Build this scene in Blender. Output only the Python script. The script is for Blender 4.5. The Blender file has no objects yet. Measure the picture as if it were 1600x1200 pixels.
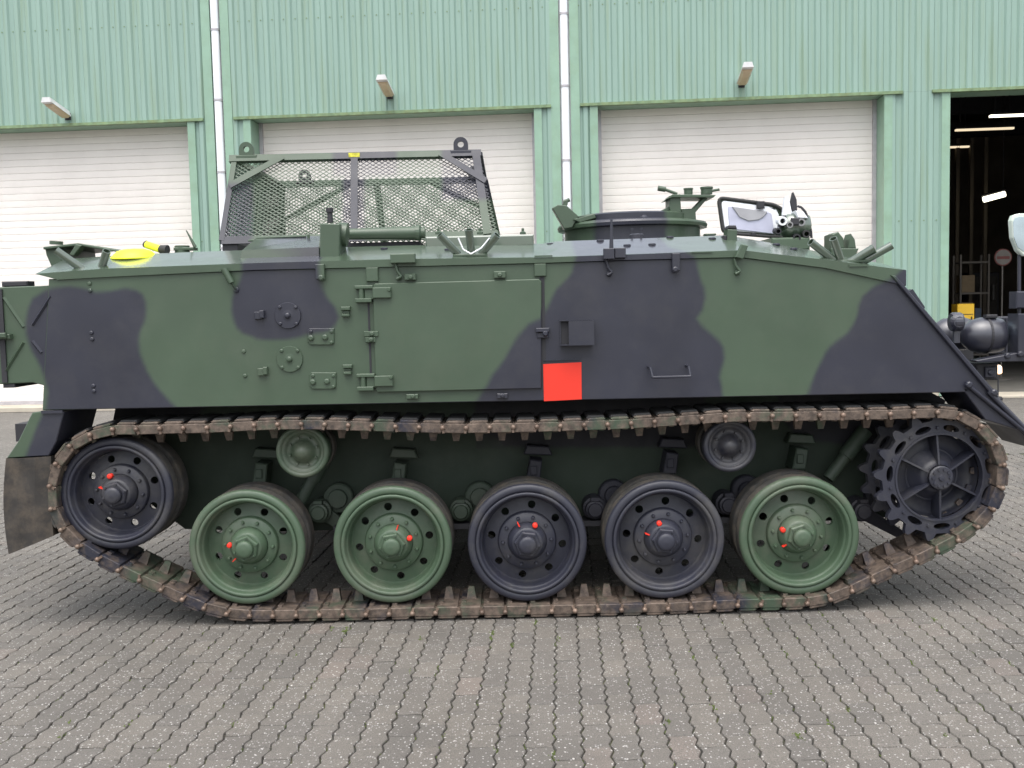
import bpy, math, random
from mathutils import Vector, Matrix
random.seed(7)
PI = math.pi
sc = bpy.context.scene
COL = sc.collection

# ------------------------------------------------------------------ camera
F = 1555.0                    # focal length in pixels of the 1600x1200 photo
CAM = Vector((0.0, -5.04, 1.6))
PITCH, ROLL = math.radians(4.3), -0.023
CR = Matrix.Rotation(PI/2 - PITCH, 4, 'X') @ Matrix.Rotation(ROLL, 4, 'Z')
cd = bpy.data.cameras.new('camera')
cam = bpy.data.objects.new('camera', cd); COL.objects.link(cam)
cam.matrix_world = Matrix.Translation(CAM) @ CR
cd.sensor_fit = 'HORIZONTAL'; cd.sensor_width = 36.0; cd.lens = 36.0*F/1600
cd.clip_start = 0.05; cd.clip_end = 1500
sc.camera = cam

# ------------------------------------------------------------------ light
SUN_EL, SUN_AZ = math.radians(70), math.radians(190)
w = bpy.data.worlds.new('World'); sc.world = w; w.use_nodes = True
nt = w.node_tree; nt.nodes.clear()
sky = nt.nodes.new('ShaderNodeTexSky'); sky.sky_type = 'NISHITA'; sky.sun_disc = False
sky.sun_elevation = SUN_EL; sky.sun_rotation = SUN_AZ
sky.air_density = 1.0; sky.dust_density = 4.0; sky.ozone_density = 1.0
hs = nt.nodes.new('ShaderNodeHueSaturation'); hs.inputs['Saturation'].default_value = 0.35
bg = nt.nodes.new('ShaderNodeBackground'); bg.inputs['Strength'].default_value = 0.15
wo = nt.nodes.new('ShaderNodeOutputWorld')
nt.links.new(sky.outputs[0], hs.inputs['Color']); nt.links.new(hs.outputs[0], bg.inputs[0]); nt.links.new(bg.outputs[0], wo.inputs[0])
sl = bpy.data.lights.new('sun', 'SUN'); sl.energy = 1.0; sl.angle = math.radians(70); sl.color = (1.0, 0.97, 0.93)
so = bpy.data.objects.new('sun', sl); COL.objects.link(so)
so.location = (0, -8, 12)
sd_ = Vector((math.sin(SUN_AZ)*math.cos(SUN_EL), math.cos(SUN_AZ)*math.cos(SUN_EL), math.sin(SUN_EL)))
so.rotation_euler = sd_.to_track_quat('Z', 'Y').to_euler()
vs = sc.view_settings
vs.view_transform = 'Standard'; vs.look = 'None'; vs.gamma = 1.0; vs.use_curve_mapping = False
vs.exposure = 1.2

# ------------------------------------------------------------------ pixel helpers (place things on real planes)
R3 = CR.to_3x3()
def ray(px, py):
    return R3 @ Vector(((px-800)/F, -(py-600)/F, -1.0))
def at(px, py, Y=0.0):
    d = ray(px, py); t = (Y - CAM.y)/d.y
    return CAM + d*t
RI = R3.inverted()
def proj(p):
    v = RI @ (Vector(p) - CAM)
    return 800 + F*v.x/-v.z, 600 - F*v.y/-v.z
def m(n, Y=0.0): return n*(Y - CAM.y)/F
def pbox(s, x0, y0, x1, y1, ya, yb, bev=0.0, Y=None):
    Y = ya if Y is None else Y; a, b = at(x0, y1, Y), at(x1, y0, Y)
    return s.box((a.x, ya, a.z), (b.x, yb, b.z), bev)

# ------------------------------------------------------------------ camouflage paint map (signed distance to black patches)
BLACK = [
 [(100,447),(128,449),(155,458),(178,454),(203,450),(222,458),(230,475),(229,495),(217,525),(218,552),(232,585),(250,610),(275,636),(285,660),(20,760),(30,735),(45,700),(60,660),(72,640),(75,610),(67,582),(50,552),(39,520),(38,498),(48,468),(70,452)],
 [(372,340),(500,340),(498,400),(500,440),(508,462),(526,482),(531,500),(520,516),(498,524),(475,524),(450,531),(405,531),(374,518),(361,492),(364,460),(378,430)],
 [(900,300),(899,400),(892,430),(868,452),(857,480),(846,497),(825,505),(807,525),(790,557),(770,585),(758,606),(735,640),(735,720),(1135,720),(1130,618),(1125,588),(1133,560),(1130,537),(1110,520),(1086,502),(1098,484),(1105,460),(1092,430),(1088,400),(1050,385),(1042,300)],
 [(1425,405),(1400,430),(1362,450),(1342,470),(1338,500),(1322,522),(1296,542),(1280,570),(1268,596),(1258,625),(1255,700),(1700,760),(1700,380)],
]
def _seg(px, py, a, b):
    ax, ay = a; bx, by = b
    dx, dy = bx-ax, by-ay
    t = max(0.0, min(1.0, ((px-ax)*dx+(py-ay)*dy)/(dx*dx+dy*dy)))
    return math.hypot(px-ax-t*dx, py-ay-t*dy)
def sdist(px, py):            # >0 inside a black patch, metres
    best = -1e9
    for P in BLACK:
        d = 1e9; ins = False
        for i in range(len(P)):
            a = P[i-1]; b = P[i]
            d = min(d, _seg(px, py, a, b))
            if (a[1] > py) != (b[1] > py) and px < (b[0]-a[0])*(py-a[1])/(b[1]-a[1])+a[0]: ins = not ins
        best = max(best, d if ins else -d)
    return max(-0.5, min(0.5, best/308.0))
def camo(p):
    x, y = proj((p[0], 0.0, p[2])); return sdist(x, y)

# ------------------------------------------------------------------ materials
MATS = {}
def newmat(name):
    mt = bpy.data.materials.new(name); mt.use_nodes = True
    n = mt.node_tree; b = n.nodes['Principled BSDF']
    return mt, n, b
def N(n, t, **k):
    o = n.nodes.new(t)
    for a, v in k.items():
        if a.startswith('i_'): o.inputs[a[2:].replace('_', ' ')].default_value = v
        else: setattr(o, a, v)
    return o
def mixc(n, fac, a, b, mode='MIX'):
    x = n.nodes.new('ShaderNodeMix'); x.data_type = 'RGBA'; x.blend_type = mode
    for sock, v in ((x.inputs[0], fac), (x.inputs[6], a), (x.inputs[7], b)):
        if hasattr(v, 'links') or hasattr(v, 'is_linked'): n.links.new(v, sock)
        else: sock.default_value = v if not isinstance(v, tuple) else (*v, 1.0)
    return x.outputs[2]
def noise(n, scale, detail=4, rough=.55, co='Object'):
    tc = N(n, 'ShaderNodeTexCoord'); x = N(n, 'ShaderNodeTexNoise'); x.inputs['Scale'].default_value = scale
    x.inputs['Detail'].default_value = detail; x.inputs['Roughness'].default_value = rough
    n.links.new(tc.outputs[co], x.inputs['Vector']); return x.outputs['Fac']
def gnoise(n, scale, detail=4, rough=.55):
    g = N(n, 'ShaderNodeNewGeometry'); x = N(n, 'ShaderNodeTexNoise'); x.inputs['Scale'].default_value = scale
    x.inputs['Detail'].default_value = detail; x.inputs['Roughness'].default_value = rough
    n.links.new(g.outputs['Position'], x.inputs['Vector']); return x.outputs['Fac']
def ramp(n, src, a, b, lo=0.0, hi=1.0):
    x = N(n, 'ShaderNodeMapRange'); x.inputs['From Min'].default_value = a; x.inputs['From Max'].default_value = b
    x.inputs['To Min'].default_value = lo; x.inputs['To Max'].default_value = hi
    n.links.new(src, x.inputs['Value']); return x.outputs[0]
def math_(n, op, a, b=None):
    x = N(n, 'ShaderNodeMath', operation=op)
    for i, v in ((0, a), (1, b)):
        if v is None: continue
        if hasattr(v, 'is_linked'): n.links.new(v, x.inputs[i])
        else: x.inputs[i].default_value = v
    return x.outputs[0]
def bump(n, b, src, strength=.2, dist=.002):
    x = N(n, 'ShaderNodeBump'); x.inputs['Strength'].default_value = strength; x.inputs['Distance'].default_value = dist
    n.links.new(src, x.inputs['Height']); n.links.new(x.outputs[0], b.inputs['Normal'])
GREEN = (.051, .080, .050); BLK = (.0215, .023, .035)
def paint(name, mode, dirt=.05, rough=.36, GREEN=GREEN, BLK=BLK, wet=0):
    mt, n, b = newmat(name)
    if wet: b.inputs['Coat Weight'].default_value = 1; b.inputs['Coat Roughness'].default_value = wet; b.inputs['Coat IOR'].default_value = 1.9 if wet < .16 else 1.45
    big = gnoise(n, 2.2, 5); fine = gnoise(n, 60, 3)
    g = mixc(n, ramp(n, big, .35, .65), tuple(c*.90 for c in GREEN), tuple(c*1.08 for c in GREEN))
    k = mixc(n, ramp(n, big, .35, .65), tuple(c*.9 for c in BLK), tuple(c*1.12 for c in BLK))
    if mode == 'camo':
        at_ = N(n, 'ShaderNodeAttribute', attribute_name='camo')
        s = math_(n, 'ADD', at_.outputs['Fac'], ramp(n, gnoise(n, 9, 3), 0, 1, -.012, .012))
        s = math_(n, 'ADD', s, ramp(n, gnoise(n, 180, 2), 0, 1, -.006, .006))
        sm = N(n, 'ShaderNodeMapRange', interpolation_type='SMOOTHSTEP')
        sm.inputs['From Min'].default_value = -.018; sm.inputs['From Max'].default_value = .018
        n.links.new(s, sm.inputs['Value'])
        c = mixc(n, sm.outputs[0], g, k)
    else: c = g if mode == 'green' else k
    d = math_(n, 'MULTIPLY', ramp(n, gnoise(n, 3.3, 8, .7), .48, .8), dirt*2.2)
    c = mixc(n, d, c, (.16, .15, .12))
    n.links.new(c, b.inputs['Base Color'])
    n.links.new(ramp(n, gnoise(n, 6, 6), .3, .7, rough-.05, rough+.12), b.inputs['Roughness'])
    bump(n, b, fine, .12, .001)
    return mt
M = {}
M['camo'] = paint('army_paint_camouflage', 'camo')
M['green'] = paint('army_paint_green', 'green')
M['black'] = paint('army_paint_black', 'black')
M['green_wet'] = paint('army_paint_green_glossy', 'green', wet=.15)
M['black_wet'] = paint('army_paint_black_glossy', 'black', wet=.3)
M['wet'] = paint('army_paint_camouflage_roof', 'camo', wet=.14)
M['camo_shaded'] = paint('shaded_camouflage_paint', 'camo', .05, .7, (.018, .030, .018), (.010, .010, .014))  # hull camouflage darkened: the underside's shade is put into the colour
M['green_g'] = paint('shaded_green_paint', 'green', .1, .6, (.030, .046, .030))  # suspension green, darkened to carry the shade below the sponson
M['black_g'] = paint('shaded_black_paint', 'black', .1, .6, BLK=(.016, .016, .024))  # suspension black with the same shade painted in
M['green_w'] = paint('wheel_paint_green', 'green', .26, .45, (.055, .090, .054))
M['black_w'] = paint('wheel_paint_black', 'black', .2, .45)
def simple(name, col, rough=.6, metal=0, var=.12, scale=8, bmp=.1, dirt=None, dirtamt=.3):
    mt, n, b = newmat(name)
    c = mixc(n, ramp(n, gnoise(n, scale, 5), .3, .7), tuple(x*(1-var) for x in col), tuple(min(1, x*(1+var)) for x in col))
    if dirt: c = mixc(n, math_(n, 'MULTIPLY', ramp(n, gnoise(n, scale*.7+1, 8, .7), .45, .75), dirtamt), c, dirt)
    n.links.new(c, b.inputs['Base Color']); b.inputs['Roughness'].default_value = rough; b.inputs['Metallic'].default_value = metal
    if bmp: bump(n, b, gnoise(n, scale*9, 3), bmp, .002)
    return mt
M['tyre'] = simple('tyre_rubber', (.045, .043, .040), .8, var=.3, scale=14, dirt=(.16, .13, .09), dirtamt=.6)
M['rubber'] = simple('rubber', (.03, .03, .03), .75)
M['dark'] = simple('dark_metal', (.02, .02, .024), .6)
M['flap'] = simple('mud_flap_rubber', (.030, .027, .024), .8, var=.4, scale=9, dirt=(.13, .10, .07), dirtamt=.6)
M['red'] = simple('signal_red', (.72, .030, .012), .55, var=.03, bmp=0)
M['signred'] = simple('faded_sign_red', (.13, .03, .025), .6)
M['yellow'] = simple('fluorescent_yellow', (.86, .92, .03), .5, var=.03, bmp=0)
M['yellow_flat'] = simple('yellow_plastic', (.85, .52, .03), .5, var=.05, bmp=0)
M['label'] = simple('yellow_label', (.55, .52, .05), .5, var=.4, scale=60)
M['white'] = simple('white_plastic', (.82, .84, .87), .4, var=.03)
M['lilac'] = simple('pale_lilac_pad', (.44, .45, .56), .5, var=.12)
M['glass'] = simple('mirror_glass', (.55, .66, .74), .06, metal=.9, var=.2, scale=5, bmp=0)
M['steel'] = simple('bare_steel', (.35, .35, .36), .35, .7)
# track: worn painted steel with rust
def trackmat():
    mt, n, b = newmat('track_steel')
    oi = N(n, 'ShaderNodeObjectInfo'); r = oi.outputs['Random']
    a = gnoise(n, 26, 6, .7)
    rust = mixc(n, ramp(n, a, .35, .65), (.055, .042, .034), (.165, .125, .098))
    run = gnoise(n, 1.7, 1)
    pt = mixc(n, ramp(n, run, .47, .53), tuple(c*.9 for c in GREEN), BLK)
    f = math_(n, 'ADD', ramp(n, gnoise(n, 12, 6, .7), .4, .62), ramp(n, r, 0, 1, -.35, .35))
    f = math_(n, 'ADD', f, ramp(n, gnoise(n, 1.3, 2), .35, .65, .95, -.15))
    f = ramp(n, f, 0, 1)
    c = mixc(n, f, pt, rust)
    c = mixc(n, ramp(n, gnoise(n, 70, 4), .62, .8, 0, .45), c, (.28, .235, .19))
    n.links.new(c, b.inputs['Base Color']); b.inputs['Metallic'].default_value = .25
    b.inputs['Roughness'].default_value = .62; bump(n, b, a, .4, .003); return mt
M['track'] = trackmat()
M['pin'] = simple('track_pin_steel', (.15, .105, .08), .5, .3, var=.5, scale=5, dirt=(.32, .25, .19), dirtamt=.5)
# building
def cladding():
    mt, n, b = newmat('green_cladding_paint')
    tc = N(n, 'ShaderNodeTexCoord'); mp = N(n, 'ShaderNodeMapping'); mp.inputs['Scale'].default_value = (3, 3, .25)
    n.links.new(tc.outputs['Object'], mp.inputs['Vector'])
    x = N(n, 'ShaderNodeTexNoise', i_Scale=1.5, i_Detail=6.0); n.links.new(mp.outputs[0], x.inputs['Vector'])
    c = mixc(n, ramp(n, x.outputs['Fac'], .3, .7), (.225, .335, .285), (.25, .37, .315))
    g = N(n, 'ShaderNodeNewGeometry'); sp = N(n, 'ShaderNodeSeparateXYZ'); n.links.new(g.outputs['Position'], sp.inputs[0])
    mp2 = N(n, 'ShaderNodeMapping'); mp2.inputs['Scale'].default_value = (14, 14, .6); n.links.new(tc.outputs['Object'], mp2.inputs['Vector'])
    y = N(n, 'ShaderNodeTexNoise', i_Scale=1.0, i_Detail=5.0); n.links.new(mp2.outputs[0], y.inputs['Vector'])
    st = math_(n, 'MULTIPLY', ramp(n, y.outputs['Fac'], .5, .75), .42)
    c = mixc(n, st, c, (.20, .27, .15))
    n.links.new(c, b.inputs['Base Color']); b.inputs['Roughness'].default_value = .45; return mt
M['clad'] = cladding()
M['trim'] = simple('green_trim_paint', (.235, .37, .28), .45, var=.08, scale=3, dirt=(.16, .22, .10), dirtamt=.3)
M['trimdirty'] = simple('mossy_green_trim', (.16, .24, .13), .6, var=.3, scale=12, dirt=(.2, .22, .08), dirtamt=.6)
M['slat'] = simple('cream_shutter_paint', (.80, .755, .71), .45, var=.03, scale=1.5, dirt=(.5, .44, .4), dirtamt=.15, bmp=0)
M['guide'] = simple('shutter_guide_steel', (.45, .43, .45), .45, .3)
M['conc'] = simple('concrete', (.42, .38, .31), .85, var=.15, scale=3)
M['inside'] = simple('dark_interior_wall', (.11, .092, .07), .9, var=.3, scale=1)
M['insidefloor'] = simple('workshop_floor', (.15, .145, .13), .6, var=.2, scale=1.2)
M['lampbody'] = simple('lamp_housing', (.62, .62, .62), .4)
M['diffuser'] = simple('yellowed_diffuser', (.52, .40, .26), .3, var=.1)
def emit(name, col, s):
    mt, n, b = newmat(name); b.inputs['Emission Color'].default_value = (*col, 1); b.inputs['Emission Strength'].default_value = s
    b.inputs['Base Color'].default_value = (.8, .8, .8, 1); return mt
M['tube'] = emit('lit_fluorescent_tube', (1, .93, .72), 1.6)
M['tubedim'] = emit('dim_fluorescent_tube', (1, .82, .55), .42)
M['orange'] = emit('lit_orange_lamp', (1, .55, .25), 1.2)
# paving
def pavemat(name, far=False):
    mt, n, b = newmat(name)
    g = N(n, 'ShaderNodeNewGeometry')
    big = gnoise(n, .8, 5, .6); mid = gnoise(n, 14, 5, .7); fn = gnoise(n, 230, 3, .7)
    base = mixc(n, ramp(n, big, .32, .68), (.132, .121, .107), (.186, .172, .154))
    if far:
        mp = N(n, 'ShaderNodeMapping'); mp.inputs['Rotation'].default_value = (0, 0, PAVE + PI/2)
        n.links.new(g.outputs['Position'], mp.inputs['Vector'])
        br = N(n, 'ShaderNodeTexBrick'); br.inputs['Scale'].default_value = 1.0
        br.inputs['Brick Width'].default_value = .2; br.inputs['Row Height'].default_value = .105; br.inputs['Mortar Size'].default_value = .005
        br.inputs['Color1'].default_value = (.85, .85, .85, 1); br.inputs['Color2'].default_value = (1.1, 1.1, 1.1, 1); br.inputs['Mortar'].default_value = (.40, .40, .36, 1)
        n.links.new(mp.outputs[0], br.inputs['Vector'])
        base = mixc(n, 1.0, base, br.outputs['Color'], 'MULTIPLY')
    else:
        oi = N(n, 'ShaderNodeObjectInfo'); ta = N(n, 'ShaderNodeAttribute', attribute_name='tone')
        t = math_(n, 'FRACT', math_(n, 'ADD', oi.outputs['Random'], ta.outputs['Fac']))
        base = mixc(n, 1.0, base, mixc(n, t, (.84, .84, .85), (1.12, 1.10, 1.07)), 'MULTIPLY')
        base = mixc(n, ramp(n, math_(n, 'FRACT', math_(n, 'MULTIPLY', t, 13.7)), .9, 1, 0, .35), base, (.27, .21, .18))
    base = mixc(n, ramp(n, gnoise(n, 2.3, 7, .65), .54, .72, 0, .32), base, (.080, .075, .066))
    base = mixc(n, ramp(n, mid, .42, .72, 0, .4), base, (.12, .112, .10))
    base = mixc(n, ramp(n, fn, .40, .6, .65, 0), base, (.050, .047, .042))
    v = N(n, 'ShaderNodeTexVoronoi'); v.inputs['Scale'].default_value = 105; n.links.new(g.outputs['Position'], v.inputs['Vector'])
    sp = N(n, 'ShaderNodeSeparateColor'); n.links.new(v.outputs['Color'], sp.inputs[0])
    chip = math_(n, 'MULTIPLY', math_(n, 'LESS_THAN', v.outputs['Distance'], .36), math_(n, 'GREATER_THAN', sp.outputs[0], .82))
    chip = math_(n, 'MULTIPLY', chip, ramp(n, mid, .3, .6, .35, 1))
    base = mixc(n, chip, base, (.38, .37, .355))
    v2 = N(n, 'ShaderNodeTexVoronoi'); v2.inputs['Scale'].default_value = 58; n.links.new(g.outputs['Position'], v2.inputs['Vector'])
    sp2 = N(n, 'ShaderNodeSeparateColor'); n.links.new(v2.outputs['Color'], sp2.inputs[0])
    chip2 = math_(n, 'MULTIPLY', math_(n, 'LESS_THAN', math_(n, 'ADD', v2.outputs['Distance'], ramp(n, fn, .3, .7, -.1, .1)), .24), math_(n, 'GREATER_THAN', sp2.outputs[1], .90))
    base = mixc(n, chip2, base, (.40, .385, .36))
    n.links.new(base, b.inputs['Base Color'])
    b.inputs['Roughness'].default_value = .72
    hgt = math_(n, 'ADD', fn, math_(n, 'MULTIPLY', mid, 1.5))
    bump(n, b, hgt, .5, .002); return mt
PAVE = math.radians(2.95)
M['paver'] = pavemat('concrete_paver'); M['paverfar'] = pavemat('concrete_paving_far', True)
def jointmat():
    mt, n, b = newmat('mossy_joint_sand')
    c = mixc(n, ramp(n, gnoise(n, 3.0, 6, .7), .5, .66), (.032, .032, .028), (.075, .085, .022))
    c = mixc(n, ramp(n, gnoise(n, 40, 4), .5, .8), c, (.09, .08, .06))
    n.links.new(c, b.inputs['Base Color']); b.inputs['Roughness'].default_value = .95; return mt
M['joint'] = jointmat()
M['moss'] = simple('moss', (.085, .115, .028), .9, var=.4, scale=40)

# ------------------------------------------------------------------ mesh builder
ORG = {}
class MB:
    def __init__(s): s.v = []; s.f = []; s.sm = []
    def add(s, vs, fs, smooth=False):
        o = len(s.v); s.v += [tuple(p) for p in vs]
        for f in fs: s.f.append([i+o for i in f]); s.sm.append(smooth)
        return s
    def box(s, a, b, bev=0.0):
        x0, y0, z0 = (min(a[i], b[i]) for i in range(3)); x1, y1, z1 = (max(a[i], b[i]) for i in range(3))
        if bev <= 0:
            return s.add([(x0,y0,z0),(x1,y0,z0),(x1,y1,z0),(x0,y1,z0),(x0,y0,z1),(x1,y0,z1),(x1,y1,z1),(x0,y1,z1)],
                  [(0,3,2,1),(4,5,6,7),(0,1,5,4),(1,2,6,5),(2,3,7,6),(3,0,4,7)])
        e = min(bev, (x1-x0)*.45, (y1-y0)*.45, (z1-z0)*.45)   # chamfer towards the viewer side (y0)
        def ring(y, d): return [(x0+d,y,z0+d),(x1-d,y,z0+d),(x1-d,y,z1-d),(x0+d,y,z1-d)]
        vs = ring(y0, e)+ring(y0+e, 0)+ring(y1, 0)
        fs = [(0,1,2,3)]
        for k in (0, 4):
            for i in range(4): fs.append((k+i, k+4+i, k+4+(i+1)%4, k+(i+1)%4))
        fs.append((11,10,9,8)); return s.add(vs, fs)
    def prism(s, poly, y0, y1, bev=0.0):          # poly of (x,z) extruded in y
        n = len(poly)
        area = sum(poly[i-1][0]*poly[i][1]-poly[i][0]*poly[i-1][1] for i in range(n))
        if area < 0: poly = poly[::-1]
        if y0 > y1: y0, y1 = y1, y0
        vs = []; rings = []
        if bev > 0:
            inn = inset(poly, bev)
            rings = [(inn, y0), (poly, y0+bev), (poly, y1)]
        else: rings = [(poly, y0), (poly, y1)]
        for P, y in rings: vs += [(p[0], y, p[1]) for p in P]
        fs = [tuple(range(n))]
        for k in range(len(rings)-1):
            for i in range(n):
                j = (i+1) % n; fs.append((k*n+i, (k+1)*n+i, (k+1)*n+j, k*n+j))
        fs.append(tuple((len(rings)-1)*n+i for i in range(n))[::-1])
        return s.add(vs, fs)
    def tube(s, a, b, r, r2=None, seg=12, caps=True, smooth=True, hollow=0.0):
        a = Vector(a); b = Vector(b); r2 = r if r2 is None else r2
        d = (b-a).normalized(); u = d.orthogonal().normalized(); w_ = d.cross(u)
        vs = []
        for c, rr in ((a, r), (b, r2)):
            for i in range(seg):
                t = 2*PI*i/seg; vs.append(c + u*rr*math.cos(t) + w_*rr*math.sin(t))
        fs = [(i, (i+1) % seg, seg+(i+1) % seg, seg+i) for i in range(seg)]
        s.add(vs, fs, smooth)
        if hollow:
            vs = []
            for c, rr in ((a, r), (a, r*hollow), (a+d*r*2.5, r*hollow)):
                for i in range(seg):
                    t = 2*PI*i/seg; vs.append(c + u*rr*math.cos(t) + w_*rr*math.sin(t))
            fs = []
            for k in (0, seg):
                fs += [(k+i, k+seg+i, k+seg+(i+1) % seg, k+(i+1) % seg) for i in range(seg)]
            fs.append(tuple(range(2*seg, 3*seg))[::-1]); s.add(vs, fs)
            s.add([b + u*r2*math.cos(2*PI*i/seg) + w_*r2*math.sin(2*PI*i/seg) for i in range(seg)], [tuple(range(seg))])
        elif caps:
            for c, rr, q in ((a, r, -1), (b, r2, 1)):
                if rr < 1e-5: continue
                s.add([c + u*rr*math.cos(2*PI*i/seg) + w_*rr*math.sin(2*PI*i/seg) for i in range(seg)], [tuple(range(seg))[::q]])
        return s
    def path(s, pts, r, seg=8):
        for i in range(len(pts)-1): s.tube(pts[i], pts[i+1], r, seg=seg)
        return s
    def lathe(s, c, prof, seg=48, smooth=False, axis='y', t0=0.0, caps=True):
        vs = []
        for r, h in prof:
            for i in range(seg):
                t = t0+2*PI*i/seg; a, b = r*math.cos(t), r*math.sin(t)
                vs.append((c[0]+a, c[1]+h, c[2]+b) if axis == 'y' else (c[0]+a, c[1]+b, c[2]+h) if axis == 'z' else (c[0]+h, c[1]+a, c[2]+b))
        fs = []
        for k in range(len(prof)-1):
            for i in range(seg):
                j = (i+1) % seg; fs.append((k*seg+i, k*seg+j, (k+1)*seg+j, (k+1)*seg+i))
        if caps and prof[0][0] > 1e-4: fs.append(tuple(range(seg))[::-1])
        if caps and prof[-1][0] > 1e-4: fs.append(tuple((len(prof)-1)*seg+i for i in range(seg)))
        return s.add(vs, fs, smooth)
    def build(s, name, mat, parent=None, org=None, label=None, attr=None, smoothang=None):
        if org is None:
            org = tuple((min(p[i] for p in s.v)+max(p[i] for p in s.v))/2 for i in range(3))
        me = bpy.data.meshes.new(name)
        me.from_pydata([(p[0]-org[0], p[1]-org[1], p[2]-org[2]) for p in s.v], [], s.f)
        me.polygons.foreach_set('use_smooth', s.sm)
        mt = M[mat] if isinstance(mat, str) else mat
        me.materials.append(mt)
        if 'camouflage' in mt.name:
            a = me.attributes.new('camo', 'FLOAT', 'POINT')
            a.data.foreach_set('value', [camo(p) for p in s.v])
        if attr:
            a = me.attributes.new(attr[0], 'FLOAT', 'POINT'); a.data.foreach_set('value', attr[1])
        me.update()
        o = bpy.data.objects.new(name, me); COL.objects.link(o)
        po = (0, 0, 0)
        if parent is not None: o.parent = parent; po = ORG[parent.name]
        o.location = (org[0]-po[0], org[1]-po[1], org[2]-po[2]); ORG[o.name] = org
        if label: o['label'] = label
        return o
def inset(poly, d):
    n = len(poly); out = []
    for i in range(n):
        p0, p1, p2 = poly[i-1], poly[i], poly[(i+1) % n]
        e1 = Vector((p1[0]-p0[0], p1[1]-p0[1])).normalized(); e2 = Vector((p2[0]-p1[0], p2[1]-p1[1])).normalized()
        n1 = Vector((-e1.y, e1.x)); n2 = Vector((-e2.y, e2.x)); b = n1+n2
        k = d/max(.3, (1+n1.dot(n2))) 
        out.append((p1[0]+b.x*k, p1[1]+b.y*k))
    return out
def empty(name, loc, design=None, rz=0.0):
    o = bpy.data.objects.new(name, None); COL.objects.link(o); o.location = loc; o.rotation_euler = (0, 0, rz)
    o.empty_display_size = .3
    ORG[o.name] = tuple(loc) if design is None else design; return o
def tag(o, label=None, cat=None, group=None, kind=None):
    for k, v in (('label', label), ('category', cat), ('group', group), ('kind', kind)):
        if v: o[k] = v
    return o
def inst(src, loc, parent, rot=None, name=None):    # linked copy sharing the mesh
    o = bpy.data.objects.new(name or src.name.split('.')[0], src.data); COL.objects.link(o); o.parent = parent
    o.location = loc
    if rot is not None: o.rotation_euler = rot
    return o
def copytree(o, parent=None, delta=None):
    c = o.copy(); COL.objects.link(c); c.parent = parent if parent else o.parent
    ORG[c.name] = ORG.get(o.name, (0, 0, 0))
    for ch in list(o.children): copytree(ch, c)
    return c
def P2(pts, Y=0.0):
    return [(q.x, q.z) for q in (at(x, y, Y) for x, y in pts)]

# ------------------------------------------------------------------ GROUND
ground = MB().add([(-450,-450,-.016),(450,-450,-.016),(450,450,-.016),(-450,450,-.016)], [(0,1,2,3)]).build('ground', 'paverfar', org=(0,0,-.016))
tag(ground, kind='structure')
pavement = MB().add([(-6.6,-2.9,-.011),(6.6,-2.9,-.011),(6.6,5.2,-.011),(-6.6,5.2,-.011)], [(0,1,2,3)]).build('pavement', 'joint', org=(0,0,-.011))
tag(pavement, kind='structure')
PL, PW = .2, .105
def paver_outline():
    a, b_ = .0075, .0035
    hw, hl = PW/2, PL/2
    R = [(hw+dx, y) for y, dx in ((-hl, 0), (-hl*.78, -a), (-hl*.28, a), (hl*.22, -a), (hl*.72, a), (hl, 0))]
    L = [(-hw+dx, y) for y, dx in ((hl, 0), (hl*.72, a), (hl*.22, -a), (-hl*.28, a), (-hl*.78, -a), (-hl, 0))]
    T = [(hw*.5, hl+b_), (-hw*.5, hl-b_)]; B = [(-hw*.5, -hl-b_), (hw*.5, -hl+b_)]
    return R + T + L + B
OUT = paver_outline()
def paver_geo(cx, cy, cz, ang, tx, ty):
    ca, sa = math.cos(ang), math.sin(ang); n = len(OUT)
    vs = []
    for k, (sx, sy, z) in enumerate(((.90, .935, 0), (.94, .962, -.004), (.94, .967, -.02))):
        for x, y in OUT:
            X, Y = x*sx, y*sy
            vs.append((cx+X*ca-Y*sa, cy+X*sa+Y*ca, cz+z+X*tx+Y*ty))
    fs = [tuple(range(n))]
    for k in (0, n): fs += [(k+i, k+n+i, k+n+(i+1) % n, k+(i+1) % n) for i in range(n)]
    return vs, fs
pv, pf = paver_geo(0, 0, 0, 0, 0, 0)
pm = MB().add(pv, pf); psrc = None
cells = []
ca, sa = math.cos(-PAVE), math.sin(-PAVE)
for i in range(-75, 76):
    for j in range(-34, 40):
        u = i*PW; v = (j + (.5 if i % 2 else 0))*PL
        x = u*ca - v*sa; y = u*sa + v*ca + 1.2
        if abs(x) > 6.5 or y < -2.8 or y > 5.1: continue
        if y > 0 and abs(x) > 6.5: continue
        cells.append((x, y))
def vis(c):
    x, y = proj((c[0], c[1], 0)); return -30 < x < 1630 and y < 1215 and y > 975
cells.sort(key=lambda c: (c[0]-CAM.x)**2 + (c[1]-CAM.y)**2 + (0 if vis(c) else 1e4))
rs = random.Random(3)
for k, (x, y) in enumerate(cells[:300]):
    z = rs.uniform(-.0022, .0012); t1, t2 = rs.uniform(-.025, .025), rs.uniform(-.014, .014)
    if psrc is None:
        psrc = pm.build('paver', 'paver', pavement, org=(0, 0, 0)); o = psrc
    else: o = inst(psrc, (0, 0, 0), pavement, name='paver')
    o.location = (x, y, z+.011); o.rotation_euler = (t2, -t1, -PAVE+rs.uniform(-.012, .012))
rest = MB(); tone = []
for x, y in cells[300:]:
    vv, ff = paver_geo(x, y, rs.uniform(-.0022, .0012), -PAVE+rs.uniform(-.012, .012), rs.uniform(-.025, .025), rs.uniform(-.014, .014))
    rest.add(vv, ff); tone += [rs.random()]*len(vv)
tag(rest.build('distant_pavers', 'paver', pavement, org=(0, 0, 0), attr=('tone', tone)), kind='stuff')
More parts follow.
